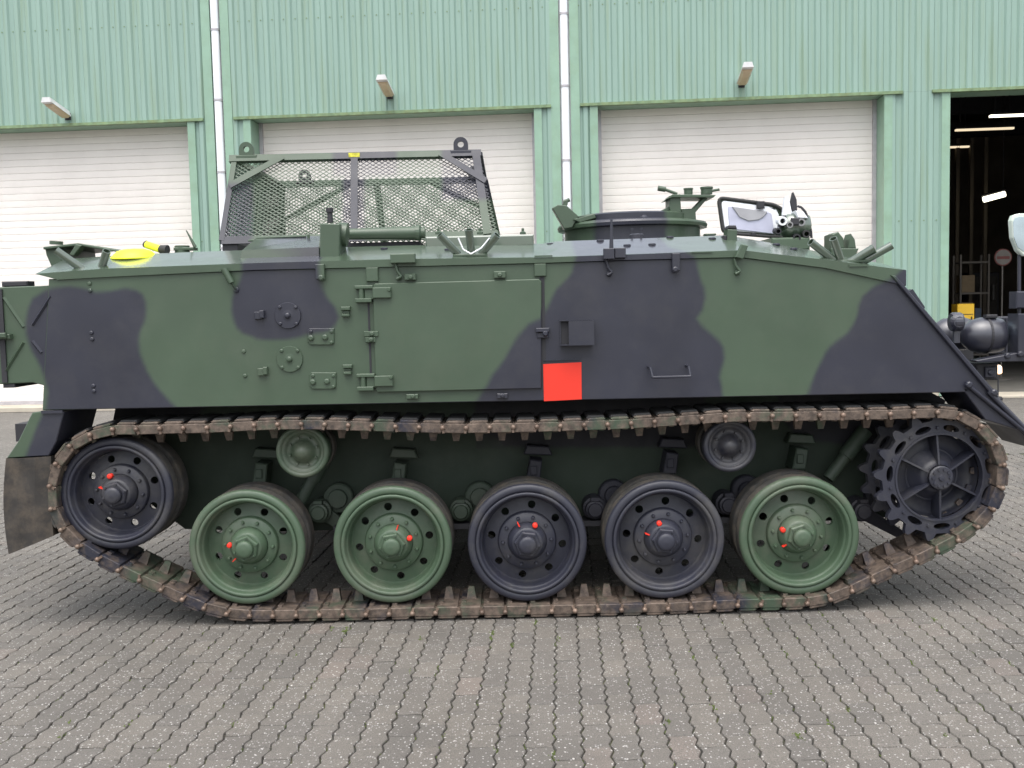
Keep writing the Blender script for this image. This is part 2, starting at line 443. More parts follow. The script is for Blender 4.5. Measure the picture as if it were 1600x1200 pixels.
# moss tufts in the joints
mo = MB()
def gpt(px, py):
    d = ray(px, py); t = -CAM.z/d.z; return CAM+d*t
for px_, py_, nb_, sp_ in ((540,986,60,.016),(518,982,20,.012),(769,990,40,.010),(800,1008,40,.010),(767,998,30,.01),(1044,1127,26,.010),(867,1179,16,.010),(659,998,14,.01),(1246,1150,30,.014),(1204,1085,14,.01),(462,1025,12,.01),(205,1130,12,.01),(97,1150,14,.012),(110,1128,8,.01),(872,998,20,.01),(640,1050,10,.01),(1480,1150,10,.01)):
    g_ = gpt(px_, py_)
    for q in range(nb_):
        xx = g_.x+rs.gauss(0, sp_*.6); yy = g_.y+rs.gauss(0, sp_*1.6); r = rs.uniform(.002, .005); a = rs.uniform(0, 6); zz = rs.uniform(-.008, .003)
        mo.add([(xx+r*math.cos(a+t), yy+r*math.sin(a+t), zz) for t in (0, 2.1, 4.2)]+[(xx+rs.gauss(0, .003), yy, zz+r*1.8)], [(0,1,3),(1,2,3),(2,0,3)])
for k in range(900):
    i = rs.randint(-28, 28); v = rs.uniform(-3.9, -.9); u = (i+.5)*PW + rs.uniform(-.005, .005)
    x = u*ca - v*sa; y = u*sa + v*ca + 1.2
    if y > -.02 or y < -2.4: continue
    big = rs.random() < .05
    for q in range(4 if not big else 14):
        a = rs.uniform(0, 2*PI); r = rs.uniform(.0015, .004)*(1.8 if big else 1); xx = x+rs.gauss(0, .003 if not big else .008); yy = y+rs.gauss(0, .010 if not big else .02)
        zz = -.009+rs.uniform(0, .006)
        mo.add([(xx+r*math.cos(a+t), yy+r*math.sin(a+t), zz) for t in (0, 2.1, 4.2)]+[(xx, yy, zz+r*1.6)], [(0,1,3),(1,2,3),(2,0,3)])
tag(mo.build('moss', 'moss', org=(0, -1.3, 0)), 'tiny green moss tufts growing in the joints between grey pavers', 'moss', kind='stuff')

# ------------------------------------------------------------------ BUILDING (design space = local: x along wall, y into the building, z up)
BY = math.radians(-4.5); B0 = Vector((0, 12.0, 0))
bld = empty('workshop_building', B0, (0, 0, 0), BY)
tag(bld, 'long pale green corrugated workshop hall with white roller shutters behind the tracked vehicle', 'building')
BR = Matrix.Rotation(BY, 3, 'Z'); BRI = BR.inverted()
def wall(px, py, off=0.0):
    d = BRI @ ray(px, py); o = BRI @ (CAM-B0); t = (off-o.y)/d.y; return o+d*t
HEAD = 4.98
doors = []
for a, b_ in ((-190, 299), (397, 837), (936, 1380), (1482, 1960)):
    doors.append((wall(a, 300).x, wall(b_, 300).x))
TOP = 7.4
X0, X1 = wall(-700, 300).x, doors[3][1]+6
RP = .2                                        # rib pitch
def ribsheet(x0, x1, z0, z1):
    """trapezoidal profile sheet, ribs stay on one global pitch"""
    s = MB(); xs = []
    k0 = math.floor(x0/RP)-1
    k = k0
    while k*RP < x1+RP:
        b = k*RP
        xs += [(b, 0.0), (b+.080, 0.0), (b+.108, -.034), (b+.172, -.034), (b+.2-.0001, 0.0)]
        k += 1
    pts = []
    def yv(x):
        for i in range(len(xs)-1):
            if xs[i][0] <= x <= xs[i+1][0]:
                t = (x-xs[i][0])/max(1e-6, xs[i+1][0]-xs[i][0]); return xs[i][1]*(1-t)+xs[i+1][1]*t
        return 0
    pts = [(x0, yv(x0))] + [p for p in xs if x0+1e-4 < p[0] < x1-1e-4] + [(x1, yv(x1))]
    n = len(pts); vs = [(x, y, z0) for x, y in pts]+[(x, y, z1) for x, y in pts]
    s.add(vs, [(i, i+1, n+i+1, n+i) for i in range(n-1)])
    return s
jamb_w = .13
segs = []                                      # pier ranges
edges = [X0]
for a, b_ in doors: segs.append((edges[-1], a-jamb_w)); edges.append(b_+jamb_w)
segs.append((edges[-1], X1))
pipe_x = [wall(346, 250).x, wall(884, 200).x]
def sheets(x0, x1, z0, z1):
    s0 = math.floor(x0)
    cuts = [x0]+[c for c in range(int(s0)+1, int(math.ceil(x1)))]+[x1]
    for c0, c1 in zip(cuts, cuts[1:]):
        if c1-c0 < .02: continue
        ribsheet(c0, c1, z0, z1).build('wall_sheet', 'clad', bld)
def split_pipe(x0, x1):
    out = [(x0, x1)]
    for p in pipe_x:
        nn = []
        for a, b_ in out:
            if a < p < b_: nn += [(a, p-.24), (p+.24, b_)]
            else: nn.append((a, b_))
        out = nn
    return out
for a, b_ in segs:
    for c0, c1 in split_pipe(a, b_): sheets(c0, c1, .15, HEAD-.001)
for c0, c1 in split_pipe(X0, X1): sheets(c0, c1, HEAD+.001, TOP)
for p in pipe_x:                               # flashing strips beside the downpipes, folded inwards
    for s_ in (-1, 1):
        x_ = p+s_*.24; x2 = p+s_*.09
        s = MB(); s.prism([(min(x_, x2), .15), (max(x_, x2), .15), (max(x_, x2), TOP), (min(x_, x2), TOP)], -.040, .06)
        s.build('flashing_strip', 'trim', bld)
    MB().box((p-.09, .05, .15), (p+.09, .08, TOP)).build('wall_gap_backing', 'white', bld)
    s = MB(); s.tube((p, -.03, .0), (p, -.03, TOP), .066, seg=20)
    dp = s.build('downpipe', 'white', bld)
    for z in (2.75, 4.05, 5.27, 6.45, 7.6):
        MB().tube((p, -.03, z), (p, -.03, z+.035), .075, seg=20).build('pipe_collar', 'guide', dp)
# fixing screws
scw = MB()
for z in (4.98+1.62, 2.9, 8.2):
    k = math.floor(X0/RP)
    while k*RP < X1:
        x = k*RP+.05
        if z > HEAD or any(a < x < b_ for a, b_ in segs): 
            scw.tube((x, -.008, z), (x, .004, z), .011, seg=6)
        k += 1
tag(scw.build('fixing_screws', 'trimdirty', bld), kind='stuff')
# plinth, threshold
for a, b_ in segs: MB().box((a, -.02, 0), (b_, .2, .15)).build('plinth', 'conc', bld)
for a, b_ in doors[:3]: MB().box((a-jamb_w, -.25, -.01), (b_+jamb_w, .55, .06)).build('threshold', 'conc', bld)
MB().box((doors[3][0]-.05, -.45, -.01), (doors[3][1], .4, .012)).build('threshold', 'conc', bld)
slat_src = {}
for di, (a, b_) in enumerate(doors):
    MB().box((a-jamb_w-.16, -.075, HEAD-.035), (b_+jamb_w+.16, .02, HEAD+.012)).build('door_head_flashing', 'trimdirty', bld)
    MB().box((a-jamb_w-.16, .02, HEAD-.02), (b_+jamb_w+.16, .5, HEAD+.012)).build('door_soffit', 'trim', bld)
    for x_, q in ((a, -1), (b_, 1)):
        s = MB().box((min(x_, x_+q*jamb_w), -.045, 0), (max(x_, x_+q*jamb_w), .46, HEAD-.036))
        s.build('door_jamb', 'trim', bld)
    if di == 3: continue
    D = .44
    fr = MB()
    for x_ in (a+.001, b_-.061): fr.box((x_, D-.05, .06), (x_+.06, D+.06, HEAD-.02))
    fr.box((a+.061, D-.02, .061), (b_-.061, D+.05, .12))
    rd = fr.build('roller_door', 'guide', bld)
    SH = .121; nS = int((HEAD-.14)/SH)
    src = None
    for k in range(nS):
        z = .121+k*SH
        if src is None:
            prof = [(D+.004, 0), (D-.001, .007), (D-.003, .055), (D-.002, .113), (D+.004, SH-.0015)]
            s = MB(); n = len(prof)
            vs = [(a+.062, y, z+h) for y, h in prof]+[(b_-.062, y, z+h) for y, h in prof]
            s.add(vs, [(i, n+i, n+i+1, i+1) for i in range(n-1)])
            s.add([(a+.062, D+.010, z+.001), (b_-.062, D+.010, z+.001), (b_-.062, D+.012, z+SH), (a+.062, D+.012, z+SH)], [(0,1,2,3)])
            src = s.build('slat', 'slat', rd); base = src.location.copy(); z00 = z
        else:
            inst(src, base+Vector((0, rs.uniform(-.0015, .0015), z-z00)), rd, name='slat')
# shutter box above and back of the closed bays
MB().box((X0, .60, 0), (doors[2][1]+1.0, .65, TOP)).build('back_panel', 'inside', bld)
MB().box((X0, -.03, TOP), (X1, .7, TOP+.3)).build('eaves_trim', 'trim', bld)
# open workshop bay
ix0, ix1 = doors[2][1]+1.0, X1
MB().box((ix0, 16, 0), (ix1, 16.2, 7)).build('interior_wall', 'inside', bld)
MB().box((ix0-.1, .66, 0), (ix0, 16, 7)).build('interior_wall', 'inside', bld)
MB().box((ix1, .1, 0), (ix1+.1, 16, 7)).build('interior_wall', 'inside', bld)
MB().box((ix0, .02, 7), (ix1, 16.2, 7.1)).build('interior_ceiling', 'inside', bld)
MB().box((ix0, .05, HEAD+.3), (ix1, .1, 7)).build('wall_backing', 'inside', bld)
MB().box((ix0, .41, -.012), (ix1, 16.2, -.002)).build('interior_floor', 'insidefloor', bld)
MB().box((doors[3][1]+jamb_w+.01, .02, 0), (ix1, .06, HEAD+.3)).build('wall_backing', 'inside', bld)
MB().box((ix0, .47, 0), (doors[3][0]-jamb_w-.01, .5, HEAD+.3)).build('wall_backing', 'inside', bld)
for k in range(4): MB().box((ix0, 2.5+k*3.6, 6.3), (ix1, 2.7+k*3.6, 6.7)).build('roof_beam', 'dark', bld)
for k in range(3):
    x = wall(1494+22*k, 300, 9).x; MB().box((x, 9, 0), (x+.08, 9.12, 5.6)).build('interior_column', 'inside', bld)
def bw(v): return B0 + BR @ Vector(v)         # building local -> world
def lamp_thing(name, build, local, label, cat, group):
    o = empty(name, bw(local), tuple(local), BY); tag(o, label, cat, group); build(o); return o
# wall lamps on the facade
for (x, y), lb in zip(((108, 183), (610, 150), (1158, 132)),
      ('slim outdoor lamp above the left roller shutter behind the rear of the vehicle', 'slim outdoor lamp above the middle shutter behind the mesh cage', 'slim outdoor lamp above the right shutter behind the driver hatch')):
    q = wall(x, y)
    L = empty('wall_lamp', bw((q.x, 0, q.z)), (q.x, 0, q.z), BY); tag(L, lb, 'lamp', 'lamps on the corrugated facade above the shutters')
    e = math.radians(11); dy, dz = -math.cos(e), math.sin(e)
    s = MB(); hw, l0, l1 = .09, .10, .74
    A = lambda t, h, x_: (q.x+x_, dy*t + dz*h*1.0*(-1)*-1*.0 + 0, q.z+dz*t+h)
    vs = [A(l0, -.03, -hw), A(l0, -.03, hw), A(l0, .06, hw*.7), A(l0, .06, -hw*.7), A(l1, -.03, -hw), A(l1, -.03, hw), A(l1, .05, hw*.7), A(l1, .05, -hw*.7)]
    s.add(vs, [(0,3,2,1),(4,5,6,7),(0,1,5,4),(1,2,6,5),(2,3,7,6),(3,0,4,7)]); s.build('lamp_housing', 'lampbody', L)
    s = MB(); vs = [A(l0+.02, -.031, -hw*.92), A(l0+.02, -.031, hw*.92), A(l1-.09, -.031, hw*.92), A(l1-.09, -.031, -hw*.92), A(l0+.03, -.065, -hw*.6), A(l0+.03, -.065, hw*.6), A(l1-.1, -.065, hw*.6), A(l1-.1, -.065, -hw*.6)]
    s.add(vs, [(4,7,6,5),(0,4,5,1),(1,5,6,2),(2,6,7,3),(3,7,4,0)]); s.build('diffuser', 'diffuser', L)
    MB().tube((q.x, -.01, q.z), A(l0+.02, .0, 0), .022, seg=10).box((q.x-.05, -.05, q.z-.06), (q.x+.05, -.0325, q.z+.06)).build('bracket', 'dark', L)
# interior lights
for (xa, ya, xb, yb, dep, mat, lb) in ((1548, 181, 1625, 183, 4.0, 'tube', 'nearest lit ceiling tube inside the open workshop bay'),
                              (1494, 203, 1585, 204, 6.5, 'tubedim', 'dim ceiling tube further inside the open bay, middle of three'),
                              (1478, 230, 1515, 231, 9.0, 'tubedim', 'faint ceiling tube deepest in the open bay near its jamb')):
    p, r_ = wall(xa, ya, dep), wall(xb, yb, dep)
    L = empty('ceiling_tube', bw(p), tuple(p), BY); tag(L, lb, 'ceiling light', 'tube lights inside the open workshop bay')
    MB().box((p.x, dep, p.z-.02), (r_.x, dep+.09, p.z+.02)).build('tube', mat, L)
    MB().box((p.x, dep-.02, p.z+.021), (r_.x, dep+.11, p.z+.06)).build('fitting', 'dark', L)
    MB().tube((p.x+.1, dep+.04, p.z+.06), (p.x+.1, dep+.04, 6.9), .012, seg=6).tube((r_.x-.1, dep+.04, p.z+.06), (r_.x-.1, dep+.04, 6.9), .012, seg=6).build('hanger', 'dark', L)
p, r_ = wall(1537, 312, 8), wall(1570, 303, 8)
L = empty('work_light', bw(p), tuple(p), BY); tag(L, 'bright tilted work light glowing halfway up the dark workshop bay', 'work light')
MB().tube((p.x, 8, p.z), (r_.x, 8, r_.z), .07, seg=12).build('lens', 'tube', L)
MB().tube((p.x-.05, 8.05, p.z+.09), (r_.x+.03, 8.05, r_.z+.09), .04, seg=8).tube((r_.x, 8.1, r_.z+.1), (r_.x, 8.1, 6.9), .015, seg=6).build('fitting', 'dark', L)
# round sign on a stand, yellow box, cupboard, trolley in the bay
p = wall(1567, 402, 3.2); g = (p.x, 3.2, 0)
L = empty('round_sign', bw(g), g, BY); tag(L, 'round white sign with a red bar on a thin post inside the open bay', 'sign')
MB().lathe((p.x, 3.2, p.z), [(.165, -.012), (.165, 0)], 32).build('sign_rim', M['signred'], L)
MB().lathe((p.x, 3.2, p.z), [(.145, -.018), (.145, -.0125)], 32).build('sign_disc', simple('old_sign_white', (.13, .115, .10), .5), L)
MB().box((p.x-.12, 3.178, p.z-.035), (p.x+.12, 3.1815, p.z+.02)).build('sign_bar', M['signred'], L)
MB().tube((p.x, 3.215, .03), (p.x, 3.215, p.z), .016, seg=8).lathe((p.x, 3.215, 0), [(.2, 0), (.2, .02), (.03, .05)], 24, axis='z').build('post', simple('grey_post', (.12, .11, .1), .5), L)
p = wall(1496, 475, 2.2); r_ = wall(1522, 530, 2.2); g = ((p.x+r_.x)/2, 2.2, 0)
L = empty('yellow_cabinet', bw(g), g, BY); tag(L, 'small yellow cabinet standing on a dark stand just inside the open bay', 'cabinet')
MB().box((p.x, 2.2, r_.z-.02), (r_.x, 2.5, p.z), .01).build('cabinet_body', 'yellow_flat', L)
MB().box((p.x+.02, 2.19, p.z-.2), (r_.x-.02, 2.198, p.z-.19)).box((r_.x-.06, 2.185, p.z-.30), (r_.x-.04, 2.198, p.z-.24)).build('handle', 'dark', L)
MB().box((p.x, 2.22, 0), (r_.x, 2.48, r_.z-.022)).build('stand', 'dark', L)
p = wall(1512, 400, 11); r_ = wall(1560, 560, 11); g = ((p.x+r_.x)/2, 11.2, 0)
L = empty('tool_cupboard', bw(g), g, BY); tag(L, 'tall dark tool cupboard far back in the workshop bay', 'cupboard')
MB().box((p.x, 11, 0), (r_.x, 11.5, 2.3), .02).build('cupboard_body', simple('dark_blue_grey', (.03, .03, .035), .6), L)
for k in range(2): MB().box((p.x+.06+k*(r_.x-p.x)/2, 10.97, .2), (p.x+(k+1)*(r_.x-p.x)/2-.06, 10.998, 2.2), .01).build('cupboard_door', simple('dark_door', (.04, .036, .03), .5), L)
for k in range(2): MB().tube((p.x+.14+k*.35, 10.5, 1.55), (p.x+.14+k*.35, 10.5, 1.95), .05, seg=10).build('gas_bottle_top', simple('dull_metal', (.09, .085, .08), .4), L)
pa, pb = wall(1500, 430, 6.5), wall(1545, 560, 6.5); g = ((pa.x+pb.x)/2, 6.7, 0)
L = empty('storage_rack', bw(g), g, BY); tag(L, 'metal storage rack holding crates and drums inside the open workshop bay', 'rack')
rkm = simple('rack_steel', (.16, .14, .12), .5)
for x_ in (pa.x, pb.x-.04):
    for y_ in (6.5, 6.95): MB().box((x_, y_, 0), (x_+.04, y_+.04, 2.6)).build('post', rkm, L)
for z_ in (.3, 1.0, 1.7, 2.4): MB().box((pa.x+.041, 6.5, z_), (pb.x-.041, 6.99, z_+.04)).build('shelf', rkm, L)
rk = random.Random(5)
for z_ in (.34, 1.04, 1.74):
    x_ = pa.x+.06; ci = 0
    while x_ < pb.x-.2:
        w_ = rk.uniform(.14, .3); h_2 = rk.uniform(.2, .5)
        if x_+w_ > pb.x-.06: break
        cr = MB().box((x_, 6.55, z_+.001), (x_+w_, 6.9, z_+h_2), .01).build('crate', simple('crate_colour', [(.25, .18, .10), (.10, .14, .20), (.22, .21, .19), (.20, .08, .05)][ci % 4], .6))
        cr.location = bw(cr.location); cr.rotation_euler = (0, 0, BY)
        tag(cr, '%s crate on the %s shelf of the rack inside the dark bay' % (['tan', 'blue', 'grey', 'rusty red'][ci % 4], {.34: 'bottom', 1.04: 'middle', 1.74: 'upper'}[z_]), 'crate', 'crates on the workshop rack')
        x_ += w_+.04; ci += 1
# trolley with orange lamp at floor
p = wall(1564, 578, -1.0); g = (p.x, -.9, 0)
L = empty('warning_lamp', bw(g), g, BY); tag(L, 'small glowing orange lamp on the ground before the open bay', 'lamp')
MB().lathe((p.x, -.9, .0), [(.07, 0), (.07, .03), (.05, .06)], 16, axis='z').tube((p.x, -.9, .05), (p.x, -.9, p.z-.06), .012, seg=8).build('foot', 'dark', L)
MB().lathe((p.x, -.9, p.z-.07), [(.03, 0), (.055, .02), (.05, .11), (.02, .14)], 16, axis='z').build('lens', 'orange', L)

# ------------------------------------------------------------------ TRACKED VEHICLE
V = empty('armoured_carrier', (0, 1.3, 0))
tag(V, 'green and black camouflaged tracked armoured personnel carrier parked side-on on grey pavers', 'armoured vehicle')
WID = 2.6
def grid_cut(poly, y, step=.05):
    """front face as a grid clipped to the polygon: bisect with bmesh"""
    import bmesh
    bm = bmesh.new(); vs = [bm.verts.new((x, y, z)) for x, z in poly]; bm.faces.new(vs)
    xs = [p[0] for p in poly]; zs = [p[1] for p in poly]
    x = min(xs)+step
    while x < max(xs):
        bmesh.ops.bisect_plane(bm, geom=bm.verts[:]+bm.edges[:]+bm.faces[:], plane_co=(x, 0, 0), plane_no=(1, 0, 0)); x += step
    z = min(zs)+step
    while z < max(zs):
        bmesh.ops.bisect_plane(bm, geom=bm.verts[:]+bm.edges[:]+bm.faces[:], plane_co=(0, 0, z), plane_no=(0, 0, 1)); z += step
    bm.verts.index_update()
    V_ = [tuple(v.co) for v in bm.verts]; F_ = [[v.index for v in f.verts] for f in bm.faces]
    nrm = sum((f.normal.y*f.calc_area() for f in bm.faces))
    if nrm > 0: F_ = [f[::-1] for f in F_]
    bm.free(); return V_, F_
def ccw(poly):
    a = sum(poly[i-1][0]*poly[i][1]-poly[i][0]*poly[i-1][1] for i in range(len(poly)))
    return poly if a > 0 else poly[::-1]
def plate(poly_px, y0, y1, Y=None, bev=.004, step=.05):
    """camo plate: subdivided front, bevelled rim"""
    poly = ccw(P2(poly_px, y0 if Y is None else Y)); n = len(poly)
    s = MB(); inn = inset(poly, bev); v, f = grid_cut(inn, y0, step); s.add(v, f)
    vs = []
    for PP, yy in ((inn, y0), (poly, y0+bev), (poly, y1)): vs += [(p[0], yy, p[1]) for p in PP]
    fs = []
    for k in (0, n): fs += [(k+i, k+n+i, k+n+(i+1) % n, k+(i+1) % n) for i in range(n)]
    fs.append(tuple(2*n+i for i in range(n))[::-1])
    s.add(vs, fs); return s
# side plate (sponson side) 
SIDE = [(76,436),(240,429),(400,422),(600,417),(850,411),(1000,406),(1155,402),(1280,417),(1394,433),(1478,527),(1550,612),(1500,613),(850,626),(66,641)]
plate(SIDE, 0.0, .05).build('side_plate', 'camo', V)
# body behind the side plate
def ring_yz(pts): return pts
q = P2(SIDE, 0)
body = MB(); n = len(q)
body.prism(q, .051, WID)
body.build('hull_body', 'camo', V)
# lower hull between the tracks
LOW = P2([(120,650),(1500,612),(1545,640),(1440,880),(1330,905),(400,905),(240,860),(100,760)], .0)
LOW = [(x, max(.38, min(z, 1.12))) for x, z in LOW]
low = MB(); v, f = grid_cut(ccw(LOW), .50, .15); low.add(v, f); low.prism(LOW, .501, 2.1); low.build('lower_hull', 'camo_shaded', V)
# roof flange (fascia) following the upper edge and sloped roof plates
TOPE = [(55,428),(160,420),(400,411),(620,405),(850,402),(1000,397),(1160,391),(1290,406),(1416,422)]
BOTE = [(90,437),(160,433),(400,421.5),(620,416.5),(850,410.5),(1000,405.5),(1156,401.5),(1290,418.5),(1416,446)]
s = MB()
tp = [at(x, y, -.012) for x, y in TOPE]; bt = [at(x, y, -.012) for x, y in BOTE]
def densify(L, k=6):
    out = []
    for a, b_ in zip(L, L[1:]):
        for i in range(k): out.append(a.lerp(b_, i/k))
    out.append(L[-1]); return out
tp = densify(tp); bt = densify(bt); n = len(tp)
vs = [(p.x, -.012, p.z) for p in tp]+[(p.x, -.012, p.z) for p in bt]
s.add(vs, [(n+i, n+i+1, i+1, i) for i in range(n-1)])
s.add([(p.x, -.012, p.z) for p in bt]+[(p.x, .0, p.z-.002) for p in bt], [(n+i, n+i+1, i+1, i) for i in range(n-1)])
s.add([(tp[-1].x, -.012, tp[-1].z), (bt[-1].x, -.012, bt[-1].z), (bt[-1].x, .3, bt[-1].z), (tp[-1].x, .3, tp[-1].z)], [(0,1,2,3)])
s.build('roof_edge_strip', 'camo', V)
s = MB(); rise = []
for p in tp:
    px_ = proj((p.x, 0, p.z))[0]
    r = .10 if px_ < 1160 else .10-.05*min(1, (px_-1160)/250)
    rise.append(r if px_ > 850 else .09)
rows = []
for (y, k) in ((-.012, 0), (.0, .03), (.17, .52), (.33, 1), (.50, 1.03), (1.3, 1.12), (2.1, 1), (WID, 0)):
    rows.append([(p.x, y, p.z+r*k) for p, r in zip(tp, rise)])
vs = [v for r in rows for v in r]; fs = []
for k in range(len(rows)-1): fs += [(k*n+i, k*n+i+1, (k+1)*n+i+1, (k+1)*n+i) for i in range(n-1)]
fs.append(tuple(k*n for k in range(len(rows)))); fs.append(tuple(k*n+n-1 for k in range(len(rows)))[::-1])
s.add(vs, fs); s.build('roof_plate', 'wet', V)
def roofz(x, y):
    for i in range(n-1):
        if tp[i].x <= x <= tp[i+1].x:
            t = (x-tp[i].x)/(tp[i+1].x-tp[i].x); z = tp[i].z*(1-t)+tp[i+1].z*t; r = rise[i]; break
    else: z = tp[0].z if x < 0 else tp[-1].z; r = .08
    k = max(0, min(1, y/.33)) if y < .5 else 1+.12*min(1, (y-.5)/.8)
    return z+r*k
# glacis edge bead
e0, e1 = at(1394, 433, -.01), at(1556, 622, -.01)
MB().prism(P2([(1391,430),(1399,431),(1560,620),(1551,620)], -.01), -.022, .04, .004).build('glacis_bead', 'camo', V)
MB().prism(P2([(1418,455),(1424,452),(1443,480),(1440,486)], .3), .28, .4).build('glacis_bracket', 'black', V)
# glacis plate closing (front), slight proud
g0, g1 = at(1398, 434, 0), at(1552, 614, 0)
MB().add([(g0.x, .0, g0.z), (g1.x, .0, g1.z), (g1.x, WID, g1.z), (g0.x, WID, g0.z),
          (g0.x+.012, .0, g0.z+.004), (g1.x+.012, .0, g1.z+.004), (g1.x+.012, WID, g1.z+.004), (g0.x+.012, WID, g0.z+.004)],
         [(4,5,6,7),(0,1,5,4),(3,7,6,2),(0,4,7,3),(1,2,6,5)]).build('glacis_plate', 'black', V)
# rear bin with swaged cross
plate([(-70,451),(77,446),(76,500),(70,603),(50,598),(-70,604)], .006, .9, Y=0.0).build('rear_bin', 'camo', V)
bin_ = bpy.data.objects['rear_bin']
for a, b_ in (((5,465),(36,511)), ((79,463),(50,508)), ((36,535),(8,581)), ((50,533),(64,551))):
    p, r_ = at(*a), at(*b_); d = Vector((r_.x-p.x, 0, r_.z-p.z)).normalized(); nn = Vector((-d.z, 0, d.x))*.009
    s = MB(); s.add([(p.x+nn.x, .006, p.z+nn.z), (r_.x+nn.x, .006, r_.z+nn.z), (r_.x-nn.x, .006, r_.z-nn.z), (p.x-nn.x, .006, p.z-nn.z), (p.x, -.006, p.z), (r_.x, -.006, r_.z)],
                    [(0,4,5,1),(3,2,5,4),(0,3,4),(1,5,2)]); s.build('swaged_rib', 'camo', bin_)
pbox(MB(), 4, 452, 3.0, 598, -.004, .0055, Y=0).build('door_edge', 'dark', bin_)
s = MB(); p = at(10, 526); s.box((p.x-.05, -.03, p.z-.012), (p.x+.03, .006, p.z+.012), .004).box((p.x-.05, -.05, p.z-.005), (p.x+.02, -.03, p.z+.02), .004); s.build('latch', 'green', bin_)
s = MB(); p = at(24, 446); s.box((p.x-.08, .02, p.z-.005), (p.x+.05, .1, p.z+.022), .005); s.build('latch', 'dark', bin_)
s = MB(); p = at(12, 600); s.box((p.x-.03, .01, p.z-.02), (p.x+.03, .3, p.z+.0), .003); s.build('foot', 'dark', bin_)
# side fittings -------------------------------------------------
def bolt(s, x, y, r=5, h=.012, Y=0.0, seg=8, dome=True):
    p = at(x, y, Y); rr = m(r, Y)
    s.lathe((p.x, Y, p.z), [(rr*.0, -h), (rr*.55, -h), (rr*.9, -h*.7), (rr, 0)] , seg, smooth=False)
def blk(s, x0, y0, x1, y1, h, base=0.0, Y=0.0, bev=.003):
    a, b_ = at(x0, y1, Y), at(x1, y0, Y); s.box((a.x, base-h, a.z), (b_.x, base, b_.z), bev)
# door
door = plate([(582,448),(586,443),(842,436),(846,440),(846,607),(590,613),(587,609)], -.022, -.001, Y=-.02).build('side_door', 'camo', V)
s = MB(); a = at(848, 612); b_ = at(849.5, 432); s.box((a.x-.004, -.003, a.z), (b_.x+.003, .0, b_.z)); a = at(582, 610); b_ = at(582, 445); s.build('door_gap_shade', 'dark', V); s = MB(); s.box((a.x-.010, -.003, a.z), (a.x, .0, b_.z)); s.build('door_gap_shade', 'dark', V)  # dark strips painting in the shadow line beside the proud door
for (y0, k) in ((446, 0), (583, 3)):
    s = MB()
    blk(s, 556+k, y0, 584+k, y0+6, .045); blk(s, 557+k, y0+20, 582+k, y0+27, .045)
    blk(s, 571+k, y0+5, 586+k, y0+22, .03); blk(s, 584+k, y0+3, 612+k, y0+20, .045)
    p = at(566+k, y0+13); s.tube((p.x, -.028, p.z-.03), (p.x, -.028, p.z+.03), .014, seg=10)
    hinge = s.build('hinge', 'green', door)
    s = MB(); p = at(608+k, y0+7, -.045); s.lathe((p.x, -.044, p.z), [(0, -.009), (.006, -.009), (.010, 0)], 8); s.build('hinge_bolt', 'green', hinge) if False else s.build('bolt', 'green', door)
for (x0, y0, x1, y1) in ((570,517,592,526),(572,526,588,535),(772,424,790,435),(633,428,650,438),(636,615,654,623),(777,614,793,622)):
    s = MB(); blk(s, x0, y0, x1, y1, .03); bolt(s, (x0+x1)/2, (y0+y1)/2, 4, .01, Y=-.03); s.build('catch_block', 'camo', V)
s = MB(); blk(s, 837, 512, 858, 519, .045); blk(s, 839, 519, 857, 528, .03); bolt(s, 852, 521, 5, .02, Y=-.03); s.build('door_catch', 'black', V)
for x, y in ((541,487),(544,577)):
    s = MB(); blk(s, x-7, y-8, x+7, y-2, .03); blk(s, x-5, y-2, x+5, y+3, .015); blk(s, x-6, y+3, x+6, y+8, .028); s.build('eyelet', 'camo', V)
for (x, y) in ((450,493),(453,561)):
    s = MB(); p = at(x, y); r = m(20.5)
    s.lathe((p.x, 0, p.z), [(r*.97, -.009), (r, -.006), (r, 0)], 40)
    s.lathe((p.x, -.009, p.z), [(0, -.016), (r*.12, -.015), (r*.2, -.011), (r*.24, -.001), (r*.42, 0)], 20)
    for dx, dy in ((-13,-13),(12,-13),(-12,13),(13,13)): bolt(s, x+dx, y+dy, 3, .008, Y=-.009)
    s.build('round_cover', 'camo', V)
for (x, y) in ((501,526),(504,595)):
    pts = [(x-21,y-10),(x-18,y-13),(x+21,y-13),(x+21,y+10),(x+18,y+13),(x-16,y+13),(x-21,y+8)]
    s = plate(pts, -.010, 0, Y=-.01, bev=.003, step=.1)
    for dx, dy in ((-15,-8),(17,-8),(17,9)): bolt(s, x+dx, y+dy, 3, .008, Y=-.010)
    for dx, dy in ((-15,2),(7,1)): bolt(s, x+dx, y+dy, 5, .014, Y=-.010)
    s.build('access_cover', 'camo', V)
for (x, y) in ((405,492),(410,580)):
    s = MB(); blk(s, x-6, y-5, x+5, y+7, .02); blk(s, x+3, y-7, x+9, y+5, .03); s.build('pipe_stub', 'camo', V)
for x, y in ((381,549),(383,587),(143,520),(144,530),(146,603),(147,611),(140,443),(141,454)): s = MB(); bolt(s, x, y, 3.5, .008); s.build('side_bolt', 'camo', V)
for (x0, y0, x1, y1) in ((573,418,591,440),(835,412,853,432)):
    s = MB(); blk(s, x0, y0, x1, y1, .018, bev=.003); s.build('joint_plate', 'camo', V)
